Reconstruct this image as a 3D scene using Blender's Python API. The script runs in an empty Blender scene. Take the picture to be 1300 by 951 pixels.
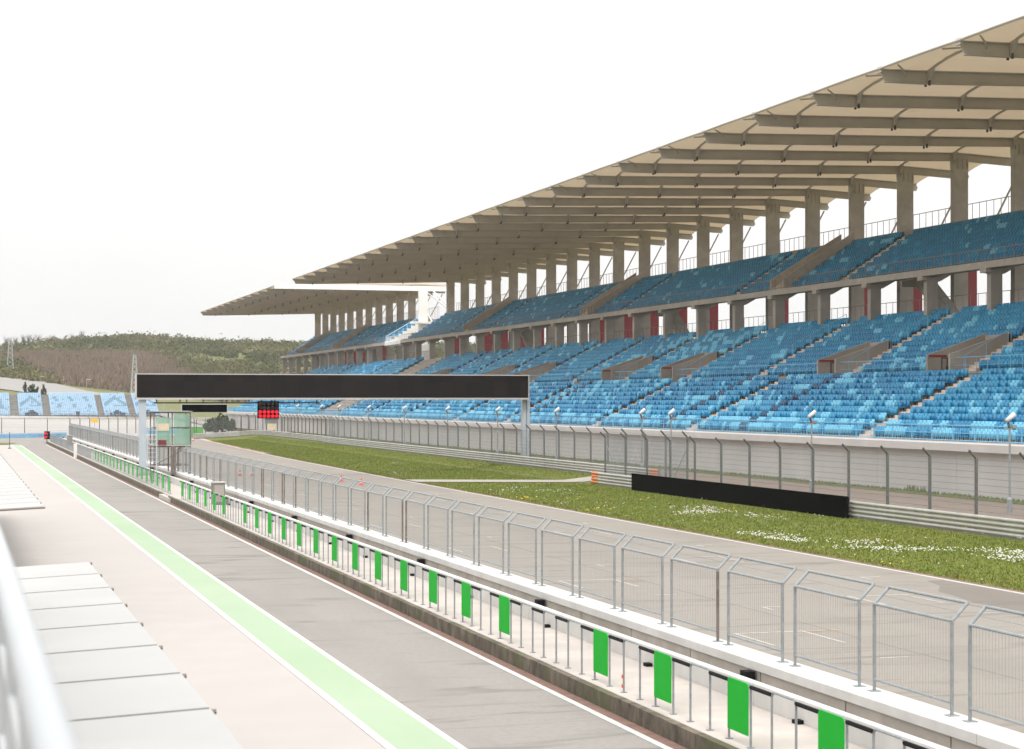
import bpy, math, random
import numpy as np
from mathutils import Vector
rnd = random.Random(7); nr = np.random.RandomState(11)
C = bpy.context.scene.collection
R = math.radians
# ------------------------------------------------------------------ materials
def newmat(name):
    m = bpy.data.materials.new(name); m.use_nodes = True
    nt = m.node_tree; b = nt.nodes['Principled BSDF']
    return m, nt, b
def N(nt, t, **kw):
    n = nt.nodes.new(t)
    for k, v in kw.items(): setattr(n, k, v)
    return n
def noise(nt, scale, detail=4, rough=.6, stretch=None, dist=0.0):
    g = N(nt, 'ShaderNodeNewGeometry'); mp = N(nt, 'ShaderNodeMapping')
    nt.links.new(g.outputs['Position'], mp.inputs['Vector'])
    if stretch: mp.inputs['Scale'].default_value = stretch
    n = N(nt, 'ShaderNodeTexNoise'); n.inputs['Scale'].default_value = scale
    n.inputs['Detail'].default_value = detail; n.inputs['Roughness'].default_value = rough
    n.inputs['Distortion'].default_value = dist
    nt.links.new(mp.outputs[0], n.inputs['Vector']); return n
def ramp(nt, src, stops):
    r = N(nt, 'ShaderNodeValToRGB'); cr = r.color_ramp
    while len(cr.elements) < len(stops): cr.elements.new(.5)
    for e, (p, c) in zip(cr.elements, stops):
        e.position = p; e.color = (c if hasattr(c, '__len__') else (c, c, c))[:3] + (1,) if hasattr(c, '__len__') else (c, c, c, 1)
    nt.links.new(src, r.inputs[0]); return r.outputs[0]
def mixc(nt, a, b, fac, mode='MIX'):
    m = N(nt, 'ShaderNodeMix', data_type='RGBA', blend_type=mode)
    for s, v in ((m.inputs[6], a), (m.inputs[7], b), (m.inputs[0], fac)):
        if isinstance(v, bpy.types.NodeSocket): nt.links.new(v, s)
        elif hasattr(v, '__len__'): s.default_value = tuple(v)[:3] + (1,)
        else: s.default_value = v
    return m.outputs[2]
def mat(name, col, rough=.7, var=.12, scale=3.0, metal=0, bump=0, bscale=20, spec=.5, stretch=None, var2=0, scale2=.2, emit=None):
    m, nt, b = newmat(name)
    b.inputs['Roughness'].default_value = rough; b.inputs['Metallic'].default_value = metal
    b.inputs['Specular IOR Level'].default_value = spec
    c = col
    if var:
        n = noise(nt, scale, stretch=stretch)
        c = mixc(nt, [x*(1-var) for x in col], [min(1, x*(1+var)) for x in col], ramp(nt, n.outputs[0], [(.3, 0.), (.7, 1.)]))
    if var2:
        n2 = noise(nt, scale2, detail=3)
        c = mixc(nt, c, [x*(1-var2) for x in col], ramp(nt, n2.outputs[0], [(.4, 0.), (.65, 1.)]))
    if isinstance(c, bpy.types.NodeSocket): nt.links.new(c, b.inputs['Base Color'])
    else: b.inputs['Base Color'].default_value = tuple(c) + (1,)
    if bump:
        n3 = noise(nt, bscale, detail=5); bp = N(nt, 'ShaderNodeBump'); bp.inputs['Strength'].default_value = bump
        bp.inputs['Distance'].default_value = .02
        nt.links.new(n3.outputs[0], bp.inputs['Height']); nt.links.new(bp.outputs[0], b.inputs['Normal'])
    if emit:
        b.inputs['Emission Color'].default_value = tuple(emit[:3]) + (1,); b.inputs['Emission Strength'].default_value = emit[3]
    return m
M = {}
M['galv'] = mat('galvanised_steel', (.25, .27, .28), .5, .15, 8, .35)
M['galv_dark'] = mat('dark_steel_post', (.10, .095, .09), .6, .2, 6, .3)
M['rust_and_reflection'] = mat('weathered_and_reflecting_steel', (.15, .125, .11), .7, .35, 5, .2)  # tower steel, also the dark reflection painted on fence posts
M['wire'] = mat('mesh_wire', (.21, .22, .22), .6, 0, 1, .2)
M['concrete'] = mat('grandstand_concrete', (.34, .31, .278), .85, .16, 1.2, var2=.26, scale2=.3)
M['concrete_l'] = mat('light_concrete', (.40, .365, .33), .85, .14, 1.5, var2=.15)
M['step'] = mat('aisle_step_concrete', (.56, .47, .40), .85, .2, 3)
M['col'] = mat('column_concrete', (.40, .37, .335), .85, .13, 1.0, var2=.2, scale2=.35)
M['beam'] = mat('roof_beam_paint', (.41, .378, .335), .6, .08, .6)
M['beamw'] = mat('white_steel_and_lit_beam', (.75, .74, .72), .5, .06, .6)
M['bracket'] = mat('dark_bracket', (.07, .065, .06), .6, .2, 6)
M['wallw'] = mat('stand_wall_paint', (.53, .50, .49), .85, .08, .5, var2=.13, scale2=.12, stretch=(1, 1, .25))
M['edgew'] = mat('edge_beam_paint', (.47, .445, .43), .7, .06, .6, var2=.08)
M['red'] = mat('red_panel', (.26, .02, .03), .5, .1, 1)
M['blue_rail'] = mat('blue_rail_paint', (.16, .40, .60), .5, .1, 3)
M['brown_rail'] = mat('brown_rail_paint', (.24, .19, .15), .6, .1, 3)
M['s_base'] = mat('seat_blue', (.006, .19, .39), .42, .12, .7, spec=.5)
M['s_mid'] = mat('seat_blue_mid', (.014, .245, .46), .42, .12, .7, spec=.5)
M['s_light'] = mat('seat_blue_faded_skylit', (.13, .46, .67), .4, .15, .7, spec=.5)  # faded plastic, and the brighter light painted into the front rows
M['s_navy'] = mat('seat_navy', (.001, .05, .13), .45, .1, .7)
M['white'] = mat('white_paint', (.62, .60, .575), .6, .06, 2, var2=.1, scale2=.5)
M['whitew'] = mat('pit_wall_paint', (.53, .515, .50), .8, .07, 1.5, var2=.12, scale2=.7, bump=.2)
M['pwall_grey'] = mat('pit_wall_concrete', (.22, .21, .195), .9, .2, 2, var2=.25, scale2=.6)
M['wall_face'] = mat('pit_wall_face_concrete', (.36, .325, .29), .9, .12, 2, var2=.15, scale2=.6)
M['platform'] = mat('platform_concrete', (.39, .35, .32), .9, .1, 1.5, var2=.16, scale2=.35, bump=.2)
M['apron'] = mat('apron_concrete', (.335, .312, .295), .9, .05, .5, var2=.035, scale2=.07, bump=.1)
M['green_board'] = mat('green_board_paint', (.012, .37, .03), .6, .05, 2, spec=.12)
M['black_bar'] = mat('black_rubber', (.008, .008, .009), .7, .1, 5, spec=.1)
M['black_board'] = mat('black_board', (.003, .003, .003), .8, .1, 2, spec=.02)
M['orange'] = mat('orange_paint', (.60, .17, .03), .6, .15, 4)
M['armco'] = mat('guardrail_steel', (.37, .36, .335), .6, .12, 2.0, .15, var2=.15, scale2=.4)
M['gantry_post'] = mat('gantry_post_paint', (.36, .40, .44), .5, .05, 1)
M['gantry_grey'] = mat('gantry_frame_paint', (.45, .44, .42), .5, .05, 1)
M['lens_red'] = mat('red_lamp_lens', (.55, .0, .01), .25, 0, 1, emit=(1, .0, .02, .55))
M['lens_dark'] = mat('unlit_lamp_lens', (.02, .008, .01), .2, 0, 1)
M['cone'] = mat('orange_cone_plastic', (.60, .06, .03), .5, 0, 1)
M['glass_green'] = mat('green_acrylic', (.16, .30, .26), .15, .1, 2)
def acrylic():
    m, nt, b = newmat('green_acrylic_sheet'); out = nt.nodes['Material Output']; b.inputs['Base Color'].default_value = (.30, .42, .36, 1); b.inputs['Roughness'].default_value = .3
    t = N(nt, 'ShaderNodeBsdfTransparent'); t.inputs[0].default_value = (.72, .88, .80, 1); mx = N(nt, 'ShaderNodeMixShader'); mx.inputs[0].default_value = .55
    nt.links.new(b.outputs[0], mx.inputs[1]); nt.links.new(t.outputs[0], mx.inputs[2]); nt.links.new(mx.outputs[0], out.inputs[0]); return m
M['glass_green'] = acrylic()
M['tarp'] = mat('beige_tarp', (.50, .42, .30), .8, .1, 2)
M['red_cloth'] = mat('dark_red_cloth', (.15, .02, .02), .8, .1, 2)
M['canopy'] = mat('canopy_panel_paint', (.318, .318, .312), .45, .04, .8, var2=.07, scale2=.5, stretch=(.3, 1, 1))
M['tube_brown'] = mat('canopy_joint_tube', (.16, .13, .11), .6, .1, 3)
M['rail_white'] = mat('balcony_rail_paint', (.33, .345, .36), .3, .03, 3)
M['bark'] = mat('bark', (.09, .07, .05), .9, .2, 3)
M['bark_l'] = mat('dark_bark', (.06, .05, .04), .9, .2, 3)
M['bluebar'] = mat('blue_tyre_cover', (.18, .38, .58), .6, .15, .4)
M['far_blue'] = mat('far_seat_pale_blue', (.30, .45, .60), .6, .12, .8)
M['far_grey'] = mat('far_seat_slate', (.17, .28, .38), .6, .12, .8)
M['far_navy'] = mat('far_seat_navy', (.03, .06, .10), .6, .1, .8)
M['yellow'] = mat('yellow_paint', (.65, .38, .03), .6, .1, 2)
M['container'] = mat('green_container_paint', (.09, .36, .05), .5, .1, 1)
M['banner_grey'] = mat('grey_sheet', (.16, .17, .17), .6, .1, 2)
M['car_white'] = mat('pylon_steel', (.33, .35, .36), .5, .05, 1)

def led_mat():
    m, nt, b = newmat('led_screen'); b.inputs['Roughness'].default_value = .5; b.inputs['Specular IOR Level'].default_value = .12
    br = N(nt, 'ShaderNodeTexBrick'); g = N(nt, 'ShaderNodeNewGeometry'); mp = N(nt, 'ShaderNodeMapping')
    nt.links.new(g.outputs['Position'], mp.inputs[0]); mp.inputs['Rotation'].default_value = (R(90), 0, 0)
    nt.links.new(mp.outputs[0], br.inputs[0]); br.offset = 0
    br.inputs['Scale'].default_value = 1; br.inputs['Brick Width'].default_value = 1.2; br.inputs['Row Height'].default_value = 1.15
    br.inputs['Mortar Size'].default_value = .012
    br.inputs['Color1'].default_value = (.013, .010, .0095, 1); br.inputs['Color2'].default_value = (.008, .0065, .0065, 1)
    br.inputs['Mortar'].default_value = (.006, .006, .006, 1)
    nt.links.new(br.outputs[0], b.inputs['Base Color']); return m
M['led'] = led_mat()
def membrane():
    m, nt, b = newmat('roof_membrane'); out = nt.nodes['Material Output']
    n = noise(nt, .8, 4, stretch=(.4, 1, 1)); c = mixc(nt, (.60, .54, .46), (.70, .64, .55), n.outputs[0])
    nt.links.new(c, b.inputs['Base Color']); b.inputs['Roughness'].default_value = .8
    t = N(nt, 'ShaderNodeBsdfTranslucent'); t.inputs[0].default_value = (.64, .57, .47, 1)
    mx = N(nt, 'ShaderNodeMixShader'); mx.inputs[0].default_value = .58
    nt.links.new(b.outputs[0], mx.inputs[1]); nt.links.new(t.outputs[0], mx.inputs[2]); nt.links.new(mx.outputs[0], out.inputs[0]); return m
M['membrane'] = membrane()
def asphalt(name, col, patch=.35, seed=0, streak=True):
    m, nt, b = newmat(name); b.inputs['Roughness'].default_value = .85; b.inputs['Specular IOR Level'].default_value = .3
    n1 = noise(nt, .35, 5, .6, (1, .22, 1)); n2 = noise(nt, 26, 3, .7); n3 = noise(nt, .10, 3, .5)
    base = mixc(nt, [x*.90 for x in col], [x*1.08 for x in col], n3.outputs[0])
    base = mixc(nt, base, [x*1.22 for x in col], ramp(nt, n2.outputs[0], [(.45, 0.), (.8, .5)]))
    # lateral and lengthwise wear marks
    n4 = noise(nt, .55, 6, .62, (.28, 1.5, 1), 1.2)
    base = mixc(nt, base, [x*(1-patch) for x in col], ramp(nt, n4.outputs[0], [(.54, 0.), (.68, 1.)]))
    n6 = noise(nt, 7, 4, .7); base = mixc(nt, base, [x*.78 for x in col], ramp(nt, n6.outputs[0], [(.46, 0.), (.75, .8)]))
    base = mixc(nt, base, [x*(1-patch*.4) for x in col], ramp(nt, n1.outputs[0], [(.5, 0.), (.75, 1.)]))
    # fine cracks
    v = N(nt, 'ShaderNodeTexVoronoi', feature='DISTANCE_TO_EDGE'); v.inputs['Scale'].default_value = .35
    g = N(nt, 'ShaderNodeNewGeometry'); n5 = noise(nt, 1.2, 4)
    ad = mixc(nt, g.outputs['Position'], n5.outputs[1], .55, 'ADD'); nt.links.new(ad, v.inputs['Vector'])
    base = mixc(nt, base, [x*.72 for x in col], ramp(nt, v.outputs[0], [(.0, .22), (.006, 0.)]))
    nt.links.new(base, b.inputs['Base Color'])
    bp = N(nt, 'ShaderNodeBump'); bp.inputs['Strength'].default_value = .25; bp.inputs['Distance'].default_value = .01
    nt.links.new(n2.outputs[0], bp.inputs['Height']); nt.links.new(bp.outputs[0], b.inputs['Normal']); return m
M['pit_asphalt'] = asphalt('pit_lane_asphalt', (.220, .206, .190), .42)
M['track_asphalt'] = asphalt('track_asphalt', (.222, .202, .178), .38)
M['service'] = asphalt('service_road_asphalt', (.20, .155, .125), .3)
M['far_road'] = mat('far_road_asphalt', (.215, .205, .195), .9, .06, .05)
M['runoff'] = mat('runoff_concrete', (.30, .285, .27), .9, .06, .05, var2=.1, scale2=.02)
M['path'] = mat('access_path_concrete', (.29, .27, .25), .9, .1, 1)
def marking(name, col, wear=.52):
    m, nt, b = newmat(name); n = noise(nt, 3.5, 6, .75)
    c = mixc(nt, col, [x*.5+.07 for x in col], ramp(nt, n.outputs[0], [(wear, 0.), (wear+.12, .85)]))
    nt.links.new(c, b.inputs['Base Color']); b.inputs['Roughness'].default_value = .75; return m
M['line'] = marking('white_line_paint', (.50, .48, .46))
M['line_worn'] = marking('worn_white_line_paint', (.40, .375, .35), .47)
M['line_y'] = marking('worn_yellow_line_paint', (.45, .30, .12), .46)
def green_strip():
    m, nt, b = newmat('green_strip_paint'); n = noise(nt, 1.2, 5, .6, (1, .35, 1)); n2 = noise(nt, .06, 2)
    c = mixc(nt, (.245, .320, .215), (.290, .355, .260), n.outputs[0]); c = mixc(nt, c, (.215, .305, .185), ramp(nt, n2.outputs[0], [(.4, 0.), (.6, .6)]))
    nt.links.new(c, b.inputs['Base Color']); b.inputs['Roughness'].default_value = .8; return m
M['green_line'] = green_strip()
M['brown_strip'] = mat('reddish_drain_strip', (.155, .09, .07), .9, .25, 3)
def kerbmat():
    m, nt, b = newmat('mossy_kerb_concrete'); n = noise(nt, 2.5, 6, .7, (1, 1, .5)); n2 = noise(nt, .8, 4, .6, (1, 1, .15))
    c = mixc(nt, (.05, .042, .03), (.17, .14, .105), ramp(nt, n.outputs[0], [(.35, 0.), (.7, 1.)]))
    c = mixc(nt, c, (.075, .08, .035), ramp(nt, n2.outputs[0], [(.5, 0.), (.62, .8)]))
    nt.links.new(c, b.inputs['Base Color']); b.inputs['Roughness'].default_value = .95; return m
M['kerb'] = kerbmat()
def kerbrw():
    m, nt, b = newmat('red_white_kerb_paint'); g = N(nt, 'ShaderNodeNewGeometry'); s = N(nt, 'ShaderNodeSeparateXYZ')
    nt.links.new(g.outputs['Position'], s.inputs[0]); mm = N(nt, 'ShaderNodeMath', operation='MULTIPLY'); mm.inputs[1].default_value = .25
    nt.links.new(s.outputs[1], mm.inputs[0]); f = N(nt, 'ShaderNodeMath', operation='FRACT'); nt.links.new(mm.outputs[0], f.inputs[0])
    nt.links.new(ramp(nt, f.outputs[0], [(.49, (.42, .40, .38)), (.5, (.38, .12, .10))]), b.inputs['Base Color']); return m
M['kerb_rw'] = kerbrw()
def grassmat(name, c1, c2, c3, hill=False):
    m, nt, b = newmat(name); b.inputs['Roughness'].default_value = .95; b.inputs['Specular IOR Level'].default_value = .15
    n1 = noise(nt, .16, 4); n2 = noise(nt, 3.5, 5, .75); n3 = noise(nt, 14, 3, .7)
    c = mixc(nt, c1, c2, ramp(nt, n1.outputs[0], [(.35, 0.), (.65, 1.)]))
    c = mixc(nt, c, c3, ramp(nt, n2.outputs[0], [(.42, 0.), (.68, .8)]))
    c = mixc(nt, c, [x*.45 for x in c1], ramp(nt, n3.outputs[0], [(.50, 0.), (.8, .7)]))
    nt.links.new(c, b.inputs['Base Color'])
    bp = N(nt, 'ShaderNodeBump'); bp.inputs['Strength'].default_value = .6; bp.inputs['Distance'].default_value = .06
    nt.links.new(n3.outputs[0], bp.inputs['Height']); nt.links.new(bp.outputs[0], b.inputs['Normal']); return m
M['grass'] = grassmat('verge_grass', (.108, .134, .022), (.155, .158, .034), (.082, .112, .018))
M['blade'] = mat('grass_blade', (.112, .142, .024), .8, .25, .8, spec=.2)
M['blade_y'] = mat('dry_grass_blade', (.16, .13, .05), .8, .3, .8, spec=.2)
M['hillgrass'] = grassmat('hill_grass', (.13, .145, .05), (.17, .155, .07), (.085, .10, .035))
M['flower'] = mat('daisy_petal', (.42, .41, .37), .8, 0, 1)
M['flower_y'] = mat('yellow_flower_petal', (.60, .42, .02), .8, 0, 1)
def scrub(name, cols, scale=.02):
    m, nt, b = newmat(name); b.inputs['Roughness'].default_value = .95; b.inputs['Specular IOR Level'].default_value = .1
    n1 = noise(nt, scale, 5, .65); n2 = noise(nt, .35, 3, .7)
    c = ramp(nt, n1.outputs[0], [(.32, cols[0]), (.5, cols[1]), (.66, cols[2])])
    c = mixc(nt, c, [x*.55 for x in cols[1]], ramp(nt, n2.outputs[0], [(.45, 0.), (.7, .75)]))
    nt.links.new(c, b.inputs['Base Color']); return m
M['scrub_g'] = scrub('green_scrub_leaves', [(.045, .060, .022), (.095, .100, .035), (.17, .145, .058)])
M['scrub_b'] = scrub('bare_twig_bark', [(.150, .108, .078), (.18, .132, .095), (.13, .105, .078)], .03)
M['tree_leaf'] = scrub('tree_leaves', [(.035, .055, .02), (.045, .075, .025), (.065, .09, .03)], .5)
M['cypress'] = scrub('cypress_leaves', [(.02, .035, .02), (.03, .045, .025), (.04, .055, .03)], .5)

# ------------------------------------------------------------------ mesh builder
class MB:
    def __init__(s): s.v = []; s.f = []
    def add(s, vs, fs):
        n = len(s.v); s.v.extend([tuple(v) for v in vs]); s.f.extend([tuple(i+n for i in f) for f in fs]); return s
    def box(s, x0, x1, y0, y1, z0, z1):
        return s.add([(x0,y0,z0),(x1,y0,z0),(x1,y1,z0),(x0,y1,z0),(x0,y0,z1),(x1,y0,z1),(x1,y1,z1),(x0,y1,z1)],
                     [(0,3,2,1),(4,5,6,7),(0,1,5,4),(1,2,6,5),(2,3,7,6),(3,0,4,7)])
    def hexa(s, p): # 8 points, bottom 4 then top 4
        return s.add(p, [(0,3,2,1),(4,5,6,7),(0,1,5,4),(1,2,6,5),(2,3,7,6),(3,0,4,7)])
    def tube(s, p, q, r, n=6, r2=None, caps=True):
        p = Vector(p); q = Vector(q); d = (q-p); r2 = r if r2 is None else r2
        if d.length < 1e-6: return s
        d.normalize(); a = d.cross(Vector((0,0,1)) if abs(d.z) < .9 else Vector((1,0,0))).normalized(); b = d.cross(a)
        vs = [p + (a*math.cos(t)+b*math.sin(t))*r for t in [2*math.pi*k/n for k in range(n)]] + \
             [q + (a*math.cos(t)+b*math.sin(t))*r2 for t in [2*math.pi*k/n for k in range(n)]]
        fs = [(k, (k+1)%n, n+(k+1)%n, n+k) for k in range(n)]
        if caps: fs += [tuple(range(n))[::-1], tuple(range(n, 2*n))]
        return s.add(vs, fs)
    def path(s, pts, r, n=6):
        for a, b in zip(pts[:-1], pts[1:]): s.tube(a, b, r, n)
        return s
    def prof(s, poly, y0, y1): # polygon in XZ extruded along Y
        n = len(poly); vs = [(x, y0, z) for x, z in poly] + [(x, y1, z) for x, z in poly]
        fs = [(k, (k+1)%n, n+(k+1)%n, n+k) for k in range(n)] + [tuple(range(n))[::-1], tuple(range(n, 2*n))]
        return s.add(vs, fs)
    def profx(s, poly, x0, x1): # polygon in YZ extruded along X
        n = len(poly); vs = [(x0, y, z) for y, z in poly] + [(x1, y, z) for y, z in poly]
        fs = [(k, n+k, n+(k+1)%n, (k+1)%n) for k in range(n)] + [tuple(range(n)), tuple(range(n, 2*n))[::-1]]
        return s.add(vs, fs)
    def lathe(s, c, prof, n=12):
        base = len(s.v); cx, cy, cz = c
        for r, z in prof:
            for k in range(n):
                t = 2*math.pi*k/n; s.v.append((cx+r*math.cos(t), cy+r*math.sin(t), cz+z))
        for i in range(len(prof)-1):
            for k in range(n):
                s.f.append((base+i*n+k, base+i*n+(k+1)%n, base+(i+1)*n+(k+1)%n, base+(i+1)*n+k))
        s.f.append(tuple(base+k for k in range(n))[::-1]); s.f.append(tuple(base+(len(prof)-1)*n+k for k in range(n)))
        return s
    def mesh(s, name, m, off=(0,0,0), smooth=False):
        me = bpy.data.meshes.new(name)
        o = off; me.from_pydata([(x-o[0], y-o[1], z-o[2]) for x, y, z in s.v], [], s.f)
        if m: me.materials.append(m)
        if smooth:
            for p in me.polygons: p.use_smooth = True
        return me
    def build(s, name, m, parent=None, smooth=False, label=None, kind=None, bevel=0):
        off = world(parent) if parent else (0,0,0)
        o = bpy.data.objects.new(name, s.mesh(name, m, off, smooth)); C.objects.link(o)
        if parent: o.parent = parent
        if label: o['label'] = label
        if kind: o['kind'] = kind
        if bevel:
            b = o.modifiers.new('bevel', 'BEVEL'); b.width = bevel; b.segments = 2; b.limit_method = 'ANGLE'
        return o
def world(o):
    v = Vector((0,0,0))
    while o: v += o.location; o = o.parent
    return v
def tag(o, label=None, cat=None, group=None, kind=None):
    if label: o['label'] = label
    if cat: o['category'] = cat
    if group: o['group'] = group
    if kind: o['kind'] = kind
    return o
def thing(name, label, cat, loc=(0,0,0), group=None):
    o = bpy.data.objects.new(name, None); C.objects.link(o); o.location = loc; o.empty_display_size = .2
    return tag(o, label, cat, group)
def place(name, me, parent, loc, rz=0, label=None, scale=None):   # a part using shared mesh; loc in world
    o = bpy.data.objects.new(name, me); C.objects.link(o); o.parent = parent
    o.location = Vector(loc) - world(parent); o.rotation_euler.z = rz
    if label: o['label'] = label
    if scale: o.scale = scale
    return o
def copy_tree(o, parent=None):
    c = o.copy(); C.objects.link(c); c.parent = parent
    for ch in list(o.children): copy_tree(ch, c)
    return c
def struct(name, mb, m): return tag(mb.build(name, m), kind='structure')
def np_mesh(name, verts, faces, mats, midx=None):
    me = bpy.data.meshes.new(name); nf, k = faces.shape
    me.vertices.add(len(verts)); me.vertices.foreach_set('co', verts.astype(np.float32).ravel())
    me.loops.add(nf*k); me.loops.foreach_set('vertex_index', faces.astype(np.int32).ravel())
    me.polygons.add(nf); me.polygons.foreach_set('loop_start', np.arange(0, nf*k, k, dtype=np.int32))
    me.polygons.foreach_set('loop_total', np.full(nf, k, dtype=np.int32))
    for m in mats: me.materials.append(m)
    if midx is not None: me.polygons.foreach_set('material_index', midx.astype(np.int32))
    me.update(calc_edges=True); me.validate(); return me
def linkmesh(name, me, parent=None, loc=(0,0,0)):
    o = bpy.data.objects.new(name, me); C.objects.link(o)
    if parent: o.parent = parent; o.location = Vector(loc) - world(parent)
    return o

# ------------------------------------------------------------------ terrain
def sm(a, b, x):
    t = min(1, max(0, (x-a)/(b-a))); return t*t*(3-2*t)
def lerp_pts(pts, x):
    if x <= pts[0][0]: return pts[0][1]
    for (a, va), (b, vb) in zip(pts[:-1], pts[1:]):
        if x <= b: return va + (vb-va)*(x-a)/(b-a)
    return pts[-1][1]
EDGE = [(-50,34.45),(60,34.5),(150,34.8),(200,35.3),(250,36.4),(300,38.2),(330,39.5)]   # right edge of the track
def edge(y): return lerp_pts(EDGE, y)
def wob(x, y, s, k=0): return math.sin(x*s+k)*math.cos(y*s*1.3+k*2) + .5*math.sin(x*s*2.3+y*s*1.7+k) + .25*math.sin(x*s*5.1-y*s*4.3+k*3)
def gz(x, y):
    e = edge(y) + .15
    z = -.03
    if x > e:
        bank = sm(-10, 60, y)*1.0
        z = lerp_pts([(e, -.01), (44.5, .37), (46.6, .84), (48, .80), (57, .80), (120, .8)], x)
        if y > 300: z = z*(1-sm(300, 345, y))-.03*sm(300,345,y)
    if x > 96: z += 0
    if y > 520:
        A = lerp_pts([(-300, 22), (0, 16.5), (18, 15.5), (60, 10), (100, 5), (140, 2.5), (400, 2)], x*760/max(y, 500))
        t = sm(560, 850, y)
        z = z*(1-t) + A*t
        r = sm(800, 1240, y)
        top = 40.5 + 2.0*wob(x, 0, .006) + .9*wob(x, 5, .023, 2) - 5*sm(130, 0, x*1250/max(y,800)*1.0) 
        z += r*(top-A) + r*(1-sm(1200,1300,y)*.5)*2.5*wob(x, y, .014, 1)
    return z
def grid_sheet(name, xs, ys, zf, m, dz=0):
    V = np.array([(x, y, zf(x, y)+dz) for y in ys for x in xs]); nx = len(xs)
    F = np.array([(j*nx+i, j*nx+i+1, (j+1)*nx+i+1, (j+1)*nx+i) for j in range(len(ys)-1) for i in range(nx-1)])
    o = linkmesh(name, np_mesh(name, V, F, [m])); return tag(o, kind='structure')
def rng(*segs):
    out = []
    for a, b, s in segs:
        n = max(1, int(round((b-a)/s))); out += [a + (b-a)*k/n for k in range(n)]
    out.append(segs[-1][1]); return out
XS = rng((-3000, -400, 200), (-400, -40, 30), (-40, 30, 10), (30, 60, 1.0), (60, 130, 10), (130, 700, 15), (700, 3500, 200))
YS = rng((-600, -20, 60), (-20, 340, 5), (340, 560, 20), (560, 1360, 10), (1360, 4200, 240))
EDGEX = None
g = grid_sheet('ground', XS, YS, gz, M['hillgrass'])
# verge grass sheets
def strip(name, fx0, fx1, y0, y1, m, dz=.004, step=5, zf=None, nx=1):
    ys = rng((y0, y1, step)); V = []; F = []
    for y in ys:
        for i in range(nx+1):
            x = fx0(y) + (fx1(y)-fx0(y))*i/nx
            V.append((x, y, (zf(x, y) if zf else 0)+dz))
    for j in range(len(ys)-1):
        for i in range(nx): k = j*(nx+1)+i; F.append((k, k+1, k+nx+2, k+nx+1))
    return tag(MB().add(V, F).build(name, m), kind='structure')
cst = lambda v: (lambda y: v)
strip('grass_verge', lambda y: edge(y)+.12, cst(47.4), -15, 318, M['grass'], .012, 5, gz, 14)
strip('pit_apron', cst(-12), cst(7.75), -15, 283, M['apron'], 0, 30)
strip('pit_lane', cst(7.7), cst(13.1), -15, 300, M['pit_asphalt'], .002, 30)
strip('race_track', cst(16.3), lambda y: edge(y)+.02, -15, 330, M['track_asphalt'], .003, 10)
strip('white_line', cst(7.70), cst(7.88), -15, 283, M['line'], .009, 30)
strip('green_strip', cst(7.88), cst(9.00), -15, 283, M['green_line'], .008, 30)
strip('white_line', cst(9.00), cst(9.15), -15, 283, M['line'], .009, 30)
strip('white_line', cst(12.66), cst(12.82), -15, 283, M['line'], .009, 30)
strip('drain_strip', cst(12.83), cst(13.09), -15, 283, M['brown_strip'], .007, 30)
strip('white_line', lambda y: edge(y)-.22, lambda y: edge(y)-.04, -15, 236, M['line'], .010, 10)
strip('drain_strip', lambda y: edge(y)-.04, lambda y: edge(y)+.22, -15, 236, M['brown_strip'], .014, 10)
strip('track_kerb', lambda y: edge(y)-.15, lambda y: edge(y)+1.0, 228, 318, M['kerb_rw'], .04, 4)
strip('service_road', cst(48.2), cst(55.6), -15, 330, M['service'], .02, 20, gz)
strip('grass_strip', cst(55.6), cst(57.0), -15, 330, M['grass'], .05, 20, gz)
# the end of the straight, runoff and the lanes bending left
mb = MB(); mb.add([(-40, 283, .0), (13.2, 283, .0), (13.2, 300, .0), (16.2, 300, 0), (16.3, 330, 0), (39.5, 330, 0), (34, 341, 0), (-60, 341, 0)], [tuple(range(8))]); struct('pit_exit_road', mb, M['pit_asphalt'])
strip('runoff_area', cst(-80), lambda y: 58+max(0, y-342)*.03, 342.5, 617, M['runoff'], .06, 8, gz, 20)
mb = MB(); mb.add([(-14, 284, .03), (7.2, 284, .03), (9, 296, .03), (-14, 300, .03)], [(0,1,2,3)]); struct('grass_patch', mb, M['grass'])
# access path across the verge
mb = MB(); P0 = [(35.1, 150.0), (35.0, 145.6), (45.6, 131.6), (46.3, 134.6)]
nn = 12
for i in range(nn):
    a, b = i/nn, (i+1)/nn
    q = []
    for t, s_ in ((a, 0), (b, 0), (b, 1), (a, 1)):
        A0 = Vector(P0[0]).lerp(Vector(P0[3]), t); B0 = Vector(P0[1]).lerp(Vector(P0[2]), t)
        p = A0.lerp(B0, s_); q.append((p.x, p.y, gz(p.x, p.y)+.05))
    mb.add(q, [(0, 1, 2, 3)])
struct('access_path', mb, M['path'])
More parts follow.
